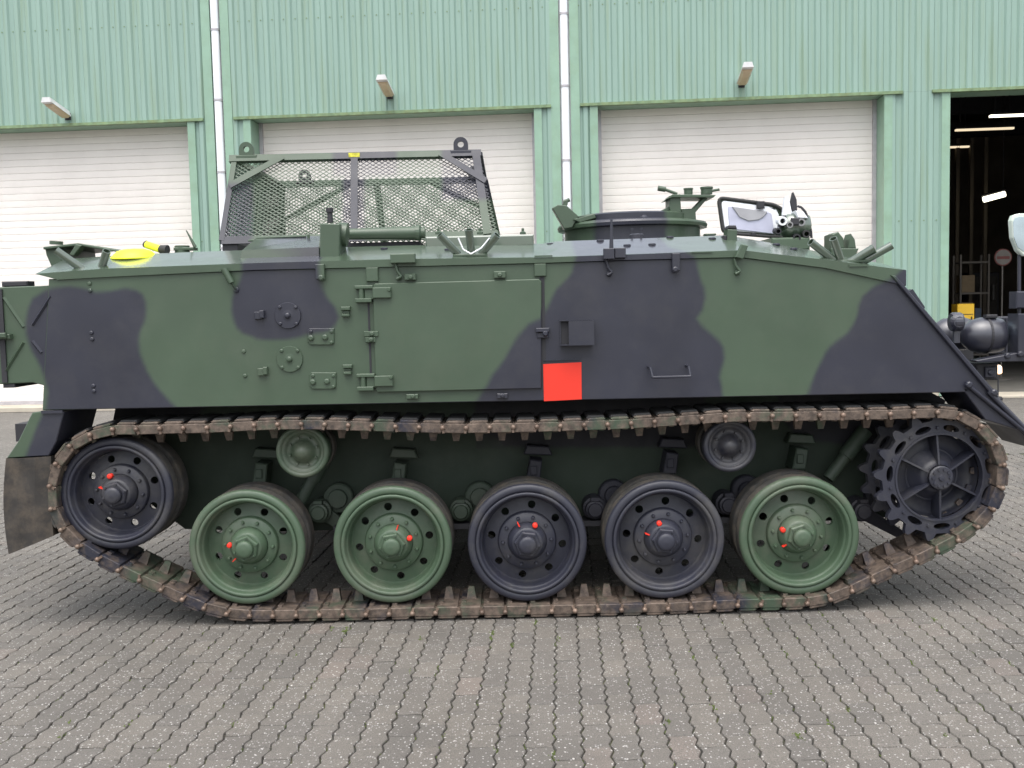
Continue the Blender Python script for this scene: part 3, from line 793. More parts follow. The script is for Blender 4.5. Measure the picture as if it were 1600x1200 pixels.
# pocket holder
s = MB()
a, b_ = at(889, 540, -.07), at(928, 501, -.07); s.box((a.x, -.074, a.z), (b_.x, -.07, b_.z))
a2, c2 = at(875, 541, 0), at(929, 500, 0)
s.box((a2.x, -.07, a.z), (b_.x, .0, a.z+.004)); s.box((b_.x-.004, -.07, a.z+.004), (b_.x, 0, b_.z)); s.box((a2.x, -.008, a.z), (a2.x+.006, 0, b_.z+.005))
s.box((a2.x, -.035, b_.z-.0), (b_.x, 0, b_.z+.004))
s.build('holder_box', 'black', V)
MB().box((a2.x+.008, -.004, a.z+.004), (b_.x-.006, -.001, b_.z-.001)).build('holder_back', 'dark', V)
# red square
s = plate([(848.5,569),(908.5,566),(909,624),(850,627)], -.004, -.001, bev=.0005, step=.3); s.build('red_panel', 'red', V, label='bright orange-red square panel low on the side plate')
s = MB(); blk(s, 849, 561, 905, 563.5, .01, bev=0); s.build('panel_rail', 'black', V)
# step
s = MB(); A_ = [at(1013, 573), at(1016, 588), at(1074, 586), at(1072, 571)]
s.path([(A_[0].x, 0, A_[0].z), (A_[0].x, -.075, A_[0].z), (A_[1].x, -.09, A_[1].z), (A_[2].x, -.09, A_[2].z), (A_[3].x, -.075, A_[3].z), (A_[3].x, 0, A_[3].z)], .007)
s.box((A_[1].x, -.098, A_[1].z-.004), (A_[2].x, -.06, A_[1].z+.006), .002); s.build('step', 'black', V)
# straps and hooks along the upper edge
for (x0, y0, x1, y1) in ((495,413,508,437),(1049,396,1061,424)):
    s = MB(); blk(s, x0, y0, x1, y1, .02, base=-.012); bolt(s, (x0+x1)/2, y1-3, 5, .012, Y=-.03); s.build('edge_strap', 'camo', V)
s = MB(); p, r_ = at(350, 420, -.03), at(362, 442, -.03); s.tube((p.x, -.035, p.z), (r_.x, -.035, r_.z), .016, seg=10); r2 = at(368, 452, -.02); s.tube((r_.x, -.03, r_.z), (r2.x, -.012, r2.z), .007); bolt(s, 369, 453, 5, .012); s.build('tie_hook', 'camo', V)
def hook(x, y, mat='camo'):
    s = MB(); p = [at(x, y, -.02), at(x+3, y+12, -.02), at(x+9, y+20, -.02), at(x+2, y+24, -.02)]
    s.path([(a.x, -.025, a.z) for a in p], .007); bolt(s, x+5, y+22, 5, .015); return s.build('tie_hook', mat, V)
s = MB(); blk(s, 612, 397, 650, 412, .045, base=-.012); s.build('edge_block', 'green', V); hook(618, 412)
s = MB(); blk(s, 942, 389, 958, 406, .05, base=-.012); blk(s, 959, 388, 976, 404, .04, base=-.012); s.build('edge_block', 'black', V); hook(947, 406, 'black')
s = MB(); p, r_ = at(955, 390, -.03), at(955, 343, -.03); s.tube((p.x, -.04, p.z), (r_.x, -.04, r_.z), .011, .006, seg=10); s.build('marker_rod', 'black', V)
s = MB(); s.prism(P2([(1158,382),(1168,384),(1160,405),(1148,402)], -.03), -.05, -.013, .003); s.build('edge_block', 'green', V); hook(1147, 404)
for x0, y0, x1, y1 in ((835,399,863,402),(1080,393,1112,395.5),(1325,413,1355,417)):
    s = MB(); blk(s, x0, y0, x1, y1, .006, base=-.012, bev=0); s.build('drip_clip', 'camo', V)
# flat bolts on the sloped roof
for px_, y in ((938,.30),(980,.18),(1019,.18),(1047,.32),(1113,.26),(1213,.28),(860,.3),(1240,.22),(700,.2),(600,.25)):
    x = at(px_, 385, y).x; z = roofz(x, y); s = MB(); s.lathe((x, y, z-.004), [(.02, 0), (.02, .009), (.016, .012)], 8, axis='z'); s.build('roof_bolt', 'black', V)
# ------------------------------------------------ track
PINS = [(176,671),(209,671),(243,670),(278,669),(313,669),(348,667),(383,665),(420,663.5),(456,662.5),(492,662.7),(528,664),(565,665),(601,666),(640,667.5),(676,668),(713,669),(751,668),(788,667.5),(826,667),(864.5,666),(901,664.4),(939.5,663.5),(977,662),(1015,659.6),(1053.5,657),(1091,654.5),(1127.6,651.5),(1166,650.6),(1204,650),(1240,649.7),(1279,649),(1318,648.5),(1355,647.5),(1391.6,647),(1428.6,645.5),(1465,644.5),(1500,648),(1532,665),(1556,691),(1569,727),(1566,764),(1551,798),(1526,825),(1496,845),(1463,862),(1430,878),(1396,892.5),(1363,908.5),(1328,925),(1294,938),(1258,943.3),(1221,944.5),(1185,945),(1148,946),(1110,948),(1072.7,950),(1035,951.5),(998,952.5),(962,953),(924,953.5),(886.7,954.5),(849.5,955),(812,956),(775,956),(737,957),(700,957.5),(663,958),(626,959),(589,960),(552,960.5),(516,961),(480,961.5),(444,962.5),(408,963),(372,962),(337,957),(302,945),(271,930),(237,916),(206,901),(173,886),(144,869),(114,849),(90,822),(77,788),(78,752),(90,717),(112,694),(142,679)]
pp = [at(x, y, 0) for x, y in PINS]
pp = [Vector((p.x, p.z)) for p in pp]
Ltot = sum((pp[i]-pp[i-1]).length for i in range(len(pp)))
NL = len(PINS); PT = Ltot/NL
def resample(pts, n):
    acc = [0]; m_ = len(pts)
    for i in range(m_): acc.append(acc[-1]+(pts[(i+1) % m_]-pts[i]).length)
    out = []; j = 0
    for k in range(n):
        s_ = acc[-1]*k/n
        while acc[j+1] < s_: j += 1
        t = (s_-acc[j])/(acc[j+1]-acc[j]); out.append(pts[j].lerp(pts[(j+1) % m_], t))
    return out
pp = resample(pp, NL)
TW = .34
def link_mesh():
    s = MB(); h = PT/2
    s.prism([(-h*.86, -.028), (h*.86, -.028), (h*.965, -.014), (h*.965, .014), (h*.80, .020), (-h*.8, .020), (-h*.965, .012), (-h*.965, -.014)], 0, TW, .003)
    # outer pad with chamfered ends, stands up on the outside
    s.prism([(-h*.62, .0202), (h*.72, .0202), (h*.84, .028), (h*.74, .034), (-h*.50, .034), (-h*.70, .028)], .003, .034, .003)
    s.prism([(-h*.62, .0202), (h*.72, .0202), (h*.84, .028), (h*.74, .034), (-h*.50, .034), (-h*.70, .028)], TW-.034, TW-.003, .003)
    s.prism([(-h*.66, .0205), (h*.78, .0205), (h*.86, .030), (h*.76, .042), (-h*.54, .042), (-h*.72, .032)], .036, TW-.036, .004)
    # guide horn
    a, b_, c = TW/2-.022, TW/2+.022, TW/2
    s.add([(-.026, a, -.027), (.026, a, -.027), (.026, b_, -.027), (-.026, b_, -.027), (-.015, c-.009, -.09), (.015, c-.009, -.09), (.015, c+.009, -.09), (-.015, c+.009, -.09)],
          [(4,7,6,5),(0,4,5,1),(1,5,6,2),(2,6,7,3),(3,7,4,0)])
    # small inner lugs
    for y in (.05, .085, TW-.085, TW-.05): s.box((-.012+h*.6, y, -.038), (.012+h*.6, y+.018, -.0281))
    # pin knuckles
    for y0, y1 in ((.002, .05), (.11, .16), (.22, .27), (.30, TW-.002)): s.tube((-h, y0, -.001), (-h, y1, -.001), .019, seg=10)
    return s
def pin_mesh():
    s = MB(); s.lathe((0, 0, 0), [(.0, -.022), (.009, -.021), (.0125, -.014), (.0125, .0)], 12, smooth=True)
    s.tube((0, 0, 0), (0, TW+.01, 0), .011, seg=8); s.box((-.006, -.012, -.028), (.006, -.002, -.010)); return s
def make_track(y0, label):
    lk = None; tr = None
    # continuous pin set carrier: the return guide of the track
    s = MB()
    for i in range(NL):
        a = pp[i]; s.tube((a.x, y0+.03, a.y), (a.x, y0+TW-.03, a.y), .010, seg=6)
    tr = s.build('track', 'track', V)
    o0 = ORG[tr.name]
    lsrc = psrc_ = None
    for i in range(NL):
        a, b_ = pp[i], pp[(i+1) % NL]; c = (a+b_)/2; d = b_-a; ang = math.atan2(-d.y, d.x)
        loc = (c.x-o0[0], y0-o0[1], c.y-o0[2])
        if lsrc is None:
            lsrc = link_mesh().build('track_link', 'track', tr, org=(0, 0, 0)); lsrc.data.materials.append(M['rubber'])
            for pl in lsrc.data.polygons:
                if .035 < pl.center.y < TW-.035 and pl.center.z > .0204: pl.material_index = 1
            lsrc.location = loc; lsrc.rotation_euler = (0, ang, 0)
            psrc_ = pin_mesh().build('track_pin', 'pin', tr, org=(0, 0, 0)); psrc_.location = (a.x-o0[0], y0-o0[1], a.y-o0[2])
        else:
            inst(lsrc, loc, tr, (0, ang, 0), 'track_link')
            inst(psrc_, (a.x-o0[0], y0-o0[1], a.y-o0[2]), tr, (0, ang+rs.uniform(-.5, .5), 0), 'track_pin')
    return tr
make_track(.006, 'near track'); make_track(WID-TW-.006, 'far track')
# ------------------------------------------------ road wheels
def ringholes(s, c, r1, y1, r2, y2, nh, hc, hr, hl=None, depth=.02, sub=16, t0=0.0):
    """annulus r1..r2 with nh oval holes centred on radius hc (hr radial half size, hl half length along the arc)"""
    hl = hl or hr
    for k in range(nh):
        th = t0+2*PI*k/nh; half = PI/nh
        per = []; hole = []
        W, H0, H1 = half, r1, r2
        q_ = sub//4
        for side in range(4):
            for i in range(q_):
                t = i/q_
                if side == 0: p = (-W+2*W*t, H0)
                elif side == 1: p = (W, H0+(H1-H0)*t)
                elif side == 2: p = (W-2*W*t, H1)
                else: p = (-W, H1-(H1-H0)*t)
                per.append(p)
        for p in per:
            a = math.atan2((p[1]-hc)/(H1-H0), p[0]*.5/W)
            hole.append((hl/hc*math.cos(a), hc+hr*math.sin(a)))
        def pos(p, dy=0):
            rr = p[1]; y = y1+(y2-y1)*(rr-r1)/(r2-r1)
            return (c[0]+rr*math.cos(th+p[0]), c[1]+y+dy, c[2]+rr*math.sin(th+p[0]))
        N_ = len(per); vs = [pos(p) for p in per]+[pos(p) for p in hole]+[pos(p, depth) for p in hole]
        fs = [(i, N_+i, N_+(i+1) % N_, (i+1) % N_) for i in range(N_)]+[(N_+i, 2*N_+i, 2*N_+(i+1) % N_, N_+(i+1) % N_) for i in range(N_)]
        s.add(vs, fs)
def road_wheel(x, y, R_px, mat, red, twist, name='road_wheel', Yf=.055, sm=None, mirror=False):
    p = at(x, y, Yf); R = m(R_px, Yf)*1.005; c = (p.x, Yf, p.z)
    s = MB()
    # steel disc: rim lip, well, perforated dish
    s.lathe(c, [(R*.86, .03), (R*.86, -.004), (R*.835, -.008), (R*.80, -.004), (R*.785, .018), (R*.77, .026), (R*.755, .028), (R*.725, .046), (R*.70, .066), (R*.665, .078)], 56, smooth=True) if False else None
    prof = [(R*.86, .03), (R*.86, -.003), (R*.85, -.007), (R*.815, -.007), (R*.80, -.001), (R*.79, .02), (R*.775, .026), (R*.765, .028), (R*.755, .04), (R*.745, .08), (R*.735, .094), (R*.715, .100)]
    vs = []; seg = 64
    for r, h in prof:
        for i in range(seg): vs.append((c[0]+r*math.cos(2*PI*i/seg), c[1]+h, c[2]+r*math.sin(2*PI*i/seg)))
    s.add(vs, [(k*seg+i, k*seg+(i+1) % seg, (k+1)*seg+(i+1) % seg, (k+1)*seg+i) for k in range(len(prof)-1) for i in range(seg)], True)
    ringholes(s, c, R*.50, .088, R*.715, .100, 8, R*.605, R*.066, depth=.02, sub=24, t0=twist)
    prof = [(R*.50, .088), (R*.485, .066), (R*.47, .060), (R*.33, .054)]
    vs = []
    for r, h in prof:
        for i in range(seg): vs.append((c[0]+r*math.cos(2*PI*i/seg), c[1]+h, c[2]+r*math.sin(2*PI*i/seg)))
    s.add(vs, [(k*seg+i, k*seg+(i+1) % seg, (k+1)*seg+(i+1) % seg, (k+1)*seg+i) for k in range(len(prof)-1) for i in range(seg)], True)
    # barrel behind
    s.lathe(c, [(R*.84, .24), (R*.84, .12), (R*.76, .115), (R*.72, .104)], 40, caps=False)
    wh = s.build(name, mat, V)
    # tyres (near + rear)
    mt_face = mat
    s = MB(); s.lathe(c, [(R*.845, .02), (R*.87, .003), (R*.90, -.002), (R*.965, .001), (R*.99, .009), (R, .020), (R, .025)], 64, smooth=True, caps=False)
    s.build('tyre_face', mat, wh)
    s = MB(); s.lathe(c, [(R*.87, .024), (R, .024), (R*1.002, .045), (R, .092), (R*.985, .10), (R*.80, .10)], 64, caps=False)
    s.lathe(c, [(R*.82, .165), (R*.985, .165), (R, .175), (R, .262), (R*.82, .266)], 64, caps=False)
    s.build('tyre', 'tyre', wh)
    # hub
    s = MB()
    prof = [(R*.335, .056), (R*.315, .036), (R*.29, .018), (R*.26, .006), (R*.245, -.002), (R*.20, -.002)]
    s.lathe(c, prof, 32, smooth=True)
    s.lathe(c, [(R*.235, -.002), (R*.225, -.022), (R*.205, -.028), (R*.15, -.028)], 6, t0=twist)
    s.lathe(c, [(R*.15, -.028), (R*.15, -.048), (R*.135, -.056), (R*.09, -.060), (0, -.062)], 24, smooth=True)
    s.build('hub', mat, wh)
    s = MB()
    for k in range(10):
        t = twist+.2+2*PI*k/10; s.lathe((c[0]+R*.41*math.cos(t), c[1]+.058, c[2]+R*.41*math.sin(t)), [(0, -.016), (.006, -.015), (.009, -.007), (.0105, 0)], 8)
    for k in range(6):
        t = twist+2*PI*k/6; s.lathe((c[0]+R*.19*math.cos(t), c[1]-.028, c[2]+R*.19*math.sin(t)), [(0, -.006), (.005, -.006), (.006, 0)], 6)
    tag(s.build('wheel_bolts', mat, wh), kind='stuff')
    if red:
        (rx, ry), (tx, ty) = red
        p = at(rx, ry, Yf+.012); s = MB(); s.lathe((p.x, Yf+.004, p.z), [(0, -.007), (.009, -.006), (.0135, -.002), (.014, .02)], 16); s.build('filler_plug', 'red', wh, label='small round red filler plug')
        p = at(tx, ty, Yf+.02); t = math.atan2(p.z-c[2], p.x-c[0]); s = MB()
        u = Vector((math.cos(t), math.sin(t))); vv = Vector((-u.y, u.x))
        poly = [(p.x+u.x*a+vv.x*b_, p.z+u.y*a+vv.y*b_) for a, b_ in ((-.012, -.003), (.012, -.002), (.012, .002), (-.012, .003))]
        s.prism(poly, Yf+.004, Yf+.03); s.build('paint_mark', 'red', wh)
    return wh
road_wheel(181, 772, 89, 'black_w', ((172,744),(159,762)), .3, 'idler_wheel')
road_wheel(385, 856, 92, 'green_w', ((359,852),(367,874)), .35)
road_wheel(613, 852, 94, 'green_w', ((640,841),(621,824)), .15)
road_wheel(824, 849, 94.5, 'black_w', ((836,821),(810,819)), -.15)
road_wheel(1039, 844, 95, 'black_w', ((1030,818),(1011,834)), -.1)
road_wheel(1250, 838, 95, 'green_w', ((1223,828),(1225,852)), .3)
def dupfar():
    for o in [c for c in V.children if c.name.startswith(('road_wheel', 'idler_wheel'))]:
        c = copytree(o, V); c.location.y += 2*(1.3-(.055+.13))
        c.scale.y = -1
        for ch in list(c.children):
            if ch.name.startswith(('filler', 'paint')): bpy.data.objects.remove(ch)
dupfar()
# return rollers
for x, y, mt_ in ((472,706,'green_w'),(1141,697,'black_w')):
    Yf = .12; p = at(x, y, Yf); R = m(42, Yf); c = (p.x, Yf, p.z); s = MB()
    s.lathe(c, [(R, .10), (R, .015), (R*.97, .0), (R*.84, -.004), (R*.80, .012), (R*.76, .016), (R*.70, .014), (R*.66, .035), (R*.45, .035), (R*.40, .015), (R*.30, -.002), (R*.22, -.020), (R*.08, -.028), (0, -.029)], 48, smooth=True)
    rr = s.build('return_roller', mt_, V)
    s = MB()
    for k in range(8):
        t = 2*PI*k/8+.3; s.lathe((c[0]+R*.53*math.cos(t), c[1]+.034, c[2]+R*.53*math.sin(t)), [(0, -.012), (.006, -.012), (.008, 0)], 6)
    s.tube((c[0], Yf+.1, c[2]), (c[0], .52, c[2]), .05, seg=16)
    tag(s.build('roller_bolts', mt_, rr), kind='stuff')
    s = MB(); s.lathe(c, [(R*.8, .16), (R, .165), (R, .24), (R*.8, .245)], 40, caps=False); s.build('tyre', 'tyre', rr)
# sprocket
Yf = .075; p = at(1468, 745.5, Yf); c = (p.x, Yf, p.z)
def sprocket_ring(yo, mat, parent, name):
    s = MB(); NT = 17; R0 = m(92, Yf); Rt = m(104, Yf); Ri = m(67.5, Yf); cc = (c[0], c[1]+yo, c[2])
    ringholes(s, cc, Ri, 0.0, m(88, Yf), 0.0, 11, m(79, Yf), m(5.2, Yf), m(13, Yf), depth=.04, sub=32, t0=.2)
    out = []
    for k in range(NT):
        t = 2*PI*(k+.35)/NT; w_ = 2*PI/NT
        for dt, r in ((-.5, R0*.985), (-.27, R0*.99), (-.14, Rt*.965), (-.06, Rt), (.06, Rt), (.14, Rt*.965), (.27, R0*.99)):
            out.append((t+dt*w_, r))
    n_ = len(out); inn = [(t, m(88, Yf)) for t, r in out]
    f3 = lambda t, r, y: (cc[0]+r*math.cos(t), cc[1]+y, cc[2]+r*math.sin(t))
    vs = [f3(t, r, 0) for t, r in inn]+[f3(t, r*.995, .0) for t, r in out]+[f3(t, r, .006) for t, r in out]+[f3(t, r, .036) for t, r in out]+[f3(t, r, .036) for t, r in inn]
    fs = [(k*n_+i, k*n_+(i+1) % n_, (k+1)*n_+(i+1) % n_, (k+1)*n_+i) for k in range(4) for i in range(n_)]
    s.add(vs, fs)
    s.lathe(cc, [(Ri, .04), (Ri, -.006), (Ri*1.045, -.006), (Ri*1.045, .0)], 64, caps=False)
    for k in range(11):
        t = .2+PI/11+2*PI*k/11
        s.lathe(f3(t, m(79, Yf), 0), [(0, -.012), (.007, -.012), (.0095, 0)], 6)
    return s.build(name, mat, parent)
s = MB()
s.lathe(c, [(m(67.4,Yf), .05), (m(67.4,Yf), .10), (m(62,Yf), .12), (m(40,Yf), .10), (m(28,Yf), .04), (m(24,Yf), .02), (m(20,Yf), .015), (m(20,Yf), -.01)], 48, smooth=True, caps=False)
s.lathe(c, [(m(19,Yf), -.01), (m(19,Yf), -.022), (m(17,Yf), -.026), (0, -.027)], 24)
for k in range(6):
    t = PI/2+.05+2*PI*k/6; u = Vector((math.cos(t), math.sin(t))); vv = Vector((-u.y, u.x))*.005
    a_, b_ = m(18, Yf), m(67.3, Yf)
    P_ = [(c[0]+u.x*a_, c[2]+u.y*a_), (c[0]+u.x*b_, c[2]+u.y*b_)]
    s.add([(P_[0][0]+vv.x, c[1]-.004, P_[0][1]+vv.y), (P_[1][0]+vv.x, c[1]+.01, P_[1][1]+vv.y), (P_[1][0]-vv.x, c[1]+.01, P_[1][1]-vv.y), (P_[0][0]-vv.x, c[1]-.004, P_[0][1]-vv.y),
           (P_[0][0]+vv.x, c[1]+.09, P_[0][1]+vv.y), (P_[1][0]+vv.x, c[1]+.12, P_[1][1]+vv.y), (P_[1][0]-vv.x, c[1]+.12, P_[1][1]-vv.y), (P_[0][0]-vv.x, c[1]+.09, P_[0][1]-vv.y)],
          [(0,3,2,1),(0,1,5,4),(3,7,6,2),(1,2,6,5),(4,5,6,7)])
spk = s.build('drive_sprocket', 'black_w', V)
sprocket_ring(0, 'black_w', spk, 'toothed_ring'); sprocket_ring(.215, 'black_w', spk, 'toothed_ring')
s = MB()
for k in range(10):
    t = 2*PI*k/10; u = (math.cos(t), math.sin(t)); s.lathe((c[0]+u[0]*m(13.5,Yf), c[1]-.026, c[2]+u[1]*m(13.5,Yf)), [(0, -.008), (.0075, -.008), (.009, 0)], 6)
s.lathe(c, [(.0, -.036), (.014, -.035), (.018, -.026)], 12); tag(s.build('hub_bolts', 'black_w', spk), kind='stuff')
s = MB(); s.tube((c[0], c[1]+.1, c[2]), (c[0], .55, c[2]), .14, .17, seg=24); s.tube((c[0], c[1]+.1, c[2]), (c[0], WID-.1, c[2]), .05, seg=12); s.build('final_drive', 'black', V)
c2 = copytree(spk, V); c2.location.y += 2*(1.3-(Yf+.12))
# suspension between the wheels
for x, y, mt_ in ((497,802,'green'),(720,800,'green'),(930,797,'black'),(1139,790,'black'),(1350,800,'black')):
    p = at(x, y, .34); s = MB()
    s.lathe((p.x, .34, p.z), [(0, -.012), (.035, -.011), (.040, 0), (.050, .004), (.052, .04), (.064, .045), (.064, .16)], 20, smooth=False)
    q_ = at(x+30, y-22, .42); s.lathe((q_.x, .42, q_.z), [(.02, .0), (.05, .0), (.055, .02), (.078, .022), (.085, .03), (.085, .1)], 20)
    q2 = at(x+75, y+45, .42); s.prism([(p.x-.04, p.z-.03), (p.x+.02, p.z+.03), (q2.x, q2.z+.025), (q2.x, q2.z-.025)], .42, .46, .004)
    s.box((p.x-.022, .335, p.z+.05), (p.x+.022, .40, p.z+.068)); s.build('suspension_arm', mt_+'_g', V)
for x, y, mt_ in ((407,738,'green'),(622,738,'green'),(833,733,'black'),(1045,722,'black'),(1246,715,'green')):
    p = at(x, y, .40); s = MB()
    s.prism([(p.x-.04, p.z-.06), (p.x+.035, p.z-.06), (p.x+.05, p.z+.05), (p.x-.015, p.z+.06)], .36, .5, .006)
    s.box((p.x-.015, .35, p.z-.025), (p.x+.02, .358, p.z+.025), .003)
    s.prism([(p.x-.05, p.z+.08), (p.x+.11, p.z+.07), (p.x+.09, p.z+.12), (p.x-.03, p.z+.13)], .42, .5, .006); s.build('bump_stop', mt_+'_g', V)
for (a, b_, mt_) in (((468,786),(512,706),'green'),((1294,748),(1352,672),'green')):
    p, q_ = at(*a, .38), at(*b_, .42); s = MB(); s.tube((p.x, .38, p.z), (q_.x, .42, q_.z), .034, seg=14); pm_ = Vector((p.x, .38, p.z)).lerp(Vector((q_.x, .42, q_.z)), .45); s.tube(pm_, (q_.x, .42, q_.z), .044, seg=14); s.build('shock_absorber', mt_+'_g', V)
for x_, y_, r_, mt_ in ((1221,346,7,'white'),(1232,352,5,'steel'),(1250,348,6,'steel'),(1258,366,6,'rubber'),(1214,362,5,'dark'),(1243,372,6,'dark')):
    q_ = at(x_, y_, .63); s = MB(); s.tube((q_.x, .60, q_.z), (q_.x+.01, .70, q_.z+.01), m(r_, .63), seg=12, hollow=.6); s.build('wiring_socket', mt_, V)
MB().box((-1.0, .36, .40), (1.8, .499, .43)).build('chassis_rail', 'dark', V)
# rear mudguard and flap
s = plate([(62,643),(100,644),(88,690),(76,712),(10,716),(28,690),(45,655),(50,645)], .0, .42, Y=0.0); mg = s.build('mudguard', 'camo', V)
pbox(MB(), 66, 641, 99, 646, -.012, -.001, Y=0).build('mudguard_lip', 'black', mg)
s = MB(); top = [at(10, 716, 0), at(78, 713, 0)]; bot = [at(14, 866, 0), at(82, 838, 0)]
rows = []
for k in range(9):
    t = k/8
    a = top[0].lerp(bot[0], t); b_ = top[1].lerp(bot[1], t); bow = math.sin(t*PI)*.02
    rows.append([(a.x-bow, -.004, a.z), (a.x*.66+b_.x*.34-bow, -.016, a.z*.66+b_.z*.34), (a.x*.3+b_.x*.7-bow*.6, -.012, a.z*.3+b_.z*.7), (b_.x-bow*.3, .01, b_.z)])
vs = [v for r in rows for v in r]; back = [(x, y+.42, z) for x, y, z in vs]
nn = len(vs); fs = []
for k in range(8):
    for i in range(3): fs.append((k*4+i, k*4+4+i, k*4+5+i, k*4+1+i)); fs.append((nn+k*4+i, nn+k*4+1+i, nn+k*4+5+i, nn+k*4+4+i))
    fs.append((k*4, nn+k*4, nn+k*4+4, k*4+4)); fs.append((k*4+3, k*4+7, nn+k*4+7, nn+k*4+3))
fs.append((32, 33, 34, 35, nn+35, nn+34, nn+33, nn+32)); s.add(vs+back, fs)
s.build('mud_flap', 'flap', V)
s = MB(); pbox(s, 25, 662, 52, 690, 2.2, 2.55); s.build('mudguard', 'dark', V)
# front mudguard
s = MB(); s.prism(P2([(1503,606),(1552,612),(1600,662),(1640,702),(1620,702),(1592,672),(1540,656)], 0), .0, .36, .004); s.build('front_mudguard', 'black', V)
s = MB()
for a, b_, w_ in (((1511,600),(1640,705),5),((1545,612),(1640,708),5)):
    p, q_ = at(*a, -.02), at(*b_, -.02); s.tube((p.x, -.012, p.z), (q_.x, -.012, q_.z), .012, seg=6)
bolt(s, 1513, 601, 6, .02, Y=-.012); bolt(s, 1552, 613, 6, .02, Y=-.012); s.build('mudguard_stay', 'black', V)
# ------------------------------------------------ front lamps, bumper and mirror
s = MB(); p = at(1531, 524, .25); X_ = p.x; r = m(28, .25)
s.lathe((X_-.10, .25, p.z), [(.03, -.0), (r*.55, .015), (r*.85, .05), (r, .10), (r, .17), (r*.93, .205), (r*.9, .21)], 32, smooth=True, axis='x')
hl = s.build('headlight', 'black_wet', V)
MB().lathe((X_+.105, .25, p.z), [(r*.88, 0), (r*.6, .02), (0, .03)], 24, smooth=True, axis='x').build('lens', 'glass', hl)
MB().lathe((X_+.02, .25, p.z), [(r*1.03, 0), (r*1.03, .012)], 32, axis='x').box((X_+.01, .20, p.z+r*.95), (X_+.07, .24, p.z+r*1.15), .004).build('clamp_band', 'dark', hl)
s = MB(); s.lathe((X_-.19, .42, p.z+.005), [(.03, 0), (r*.6, .02), (r*.9, .07), (r*.95, .18), (r*.85, .21)], 28, smooth=True, axis='x'); s.build('headlight', 'black_wet', V)
s = MB(); p2 = at(1493, 503, .2); s.lathe((p2.x-.015, .2, p2.z), [(0, -.012), (m(13,.2), -.01), (m(15,.2), 0), (m(15,.2), .035), (m(13.5,.2), .045), (0, .047)], 24, axis='x'); s.lathe((p2.x-.0, .185, p2.z), [(0, -.03), (.028, -.03), (.04, -.015), (.04, .0)], 16); s.box((p2.x-.01, .19, p2.z-.11), (p2.x+.02, .21, p2.z-.03)); s.build('side_lamp', 'black_wet', V)
s = MB(); s.prism(P2([(1520,563),(1600,548),(1640,545),(1640,560),(1600,564),(1524,566)], .15), .12, .20, .004)
s.prism(P2([(1585,490),(1600,490),(1600,556),(1585,556)], .15), .11, .22, .004); bolt(s, 1574, 556, 5, .012, Y=.12); bolt(s, 1594, 553, 5, .012, Y=.11)
s.build('lamp_guard', 'black', V)
s = MB(); pbox(s, 1549, 494, 1592, 553, .62, .66, .006)
for k in range(6): pbox(s, 1552+k*6.5, 498, 1554+k*6.5, 549, .612, .619)
s.build('front_panel', 'black', V)
s = MB(); a, b_ = at(1525, 594, .2), at(1560, 567, .2); s.box((a.x, .2, a.z), (b_.x, .5, b_.z), .006); tb = s.build('towing_block', 'dark', V)
s = MB(); a, b_ = at(1539, 590, .19), at(1556, 573, .19); s.box((a.x, .185, a.z), (b_.x, .199, b_.z), .004); bolt(s, 1548, 582, 5, .01, Y=.185); s.build('socket_plate', 'black', tb)
s = MB(); p, q_ = at(1594, 492, .15), at(1594, 398, .15); s.tube((p.x, .16, p.z), (q_.x, .16, q_.z), .009, seg=8)
a, b_ = at(1584, 482, .15), at(1604, 455, .15); s.box((a.x, .12, a.z), (b_.x, .2, b_.z), .006); s.build('mirror_arm', 'black', V)
s = MB(); p = at(1605, 367, .15); poly = P2([(1578,345),(1581,337),(1590,334),(1640,334),(1640,398),(1596,400),(1588,392),(1580,372)], .15)
s.prism(poly, .13, .17, .006); mr = s.build('mirror', simple('pale_mirror_shell', (.55, .62, .55), .35), V)
s = MB(); poly = P2([(1583,347),(1586,341),(1592,339),(1636,339),(1636,392),(1598,392),(1590,386),(1584,370)], .128); s.prism(poly, .1265, .1295); s.build('mirror_glass', 'glass', mr)
# ------------------------------------------------ roof fittings
def camoblk(s, pts, y0, y1, Y=None, bev=.004): s.prism(P2(pts, y0 if Y is None else Y), y0, y1, bev)
s = MB()                                                   # low sloped box
f_ = P2([(372,408),(498,405),(498,386),(378,391)], .12); t_ = P2([(402,371),(500,369)], .42)
vs = [(f_[0][0], .12, f_[0][1]-.03), (f_[1][0], .12, f_[1][1]-.03), (f_[2][0], .12, f_[2][1]), (f_[3][0], .12, f_[3][1]), (t_[0][0], .42, t_[0][1]), (t_[1][0], .42, t_[1][1]), (t_[0][0], .9, t_[0][1]+.01), (t_[1][0], .9, t_[1][1]+.01)]
vs += [(f_[0][0], .9, f_[0][1]-.03), (f_[1][0], .9, f_[1][1]-.03)]
s.add(vs, [(0,1,2,3),(3,2,5,4),(4,5,7,6),(0,3,4,6,8),(1,9,7,5,2)]); s.build('louvre_cover', 'wet', V)
s = MB()
for y in (374, 370): 
    a, b_ = at(388 if y > 372 else 400, y+2, .4), at(478, y-1, .4); s.tube((a.x, .4, a.z), (b_.x, .4, b_.z), .006, seg=6)
p = at(482, 372, .38); s.tube((p.x, .38, p.z-.03), (p.x, .38, p.z+.02), .008, seg=8); s.build('cover_handle', 'green', V)
s = MB(); camoblk(s, [(500,349),(531,350),(530,405),(500,407)], .10, .30); s.tube((at(530,366,.2).x, .2, at(530,366,.2).z), (at(543,367,.2).x, .2, at(543,367,.2).z), .062, seg=20)
ub = s.build('intake_box', 'green', V)
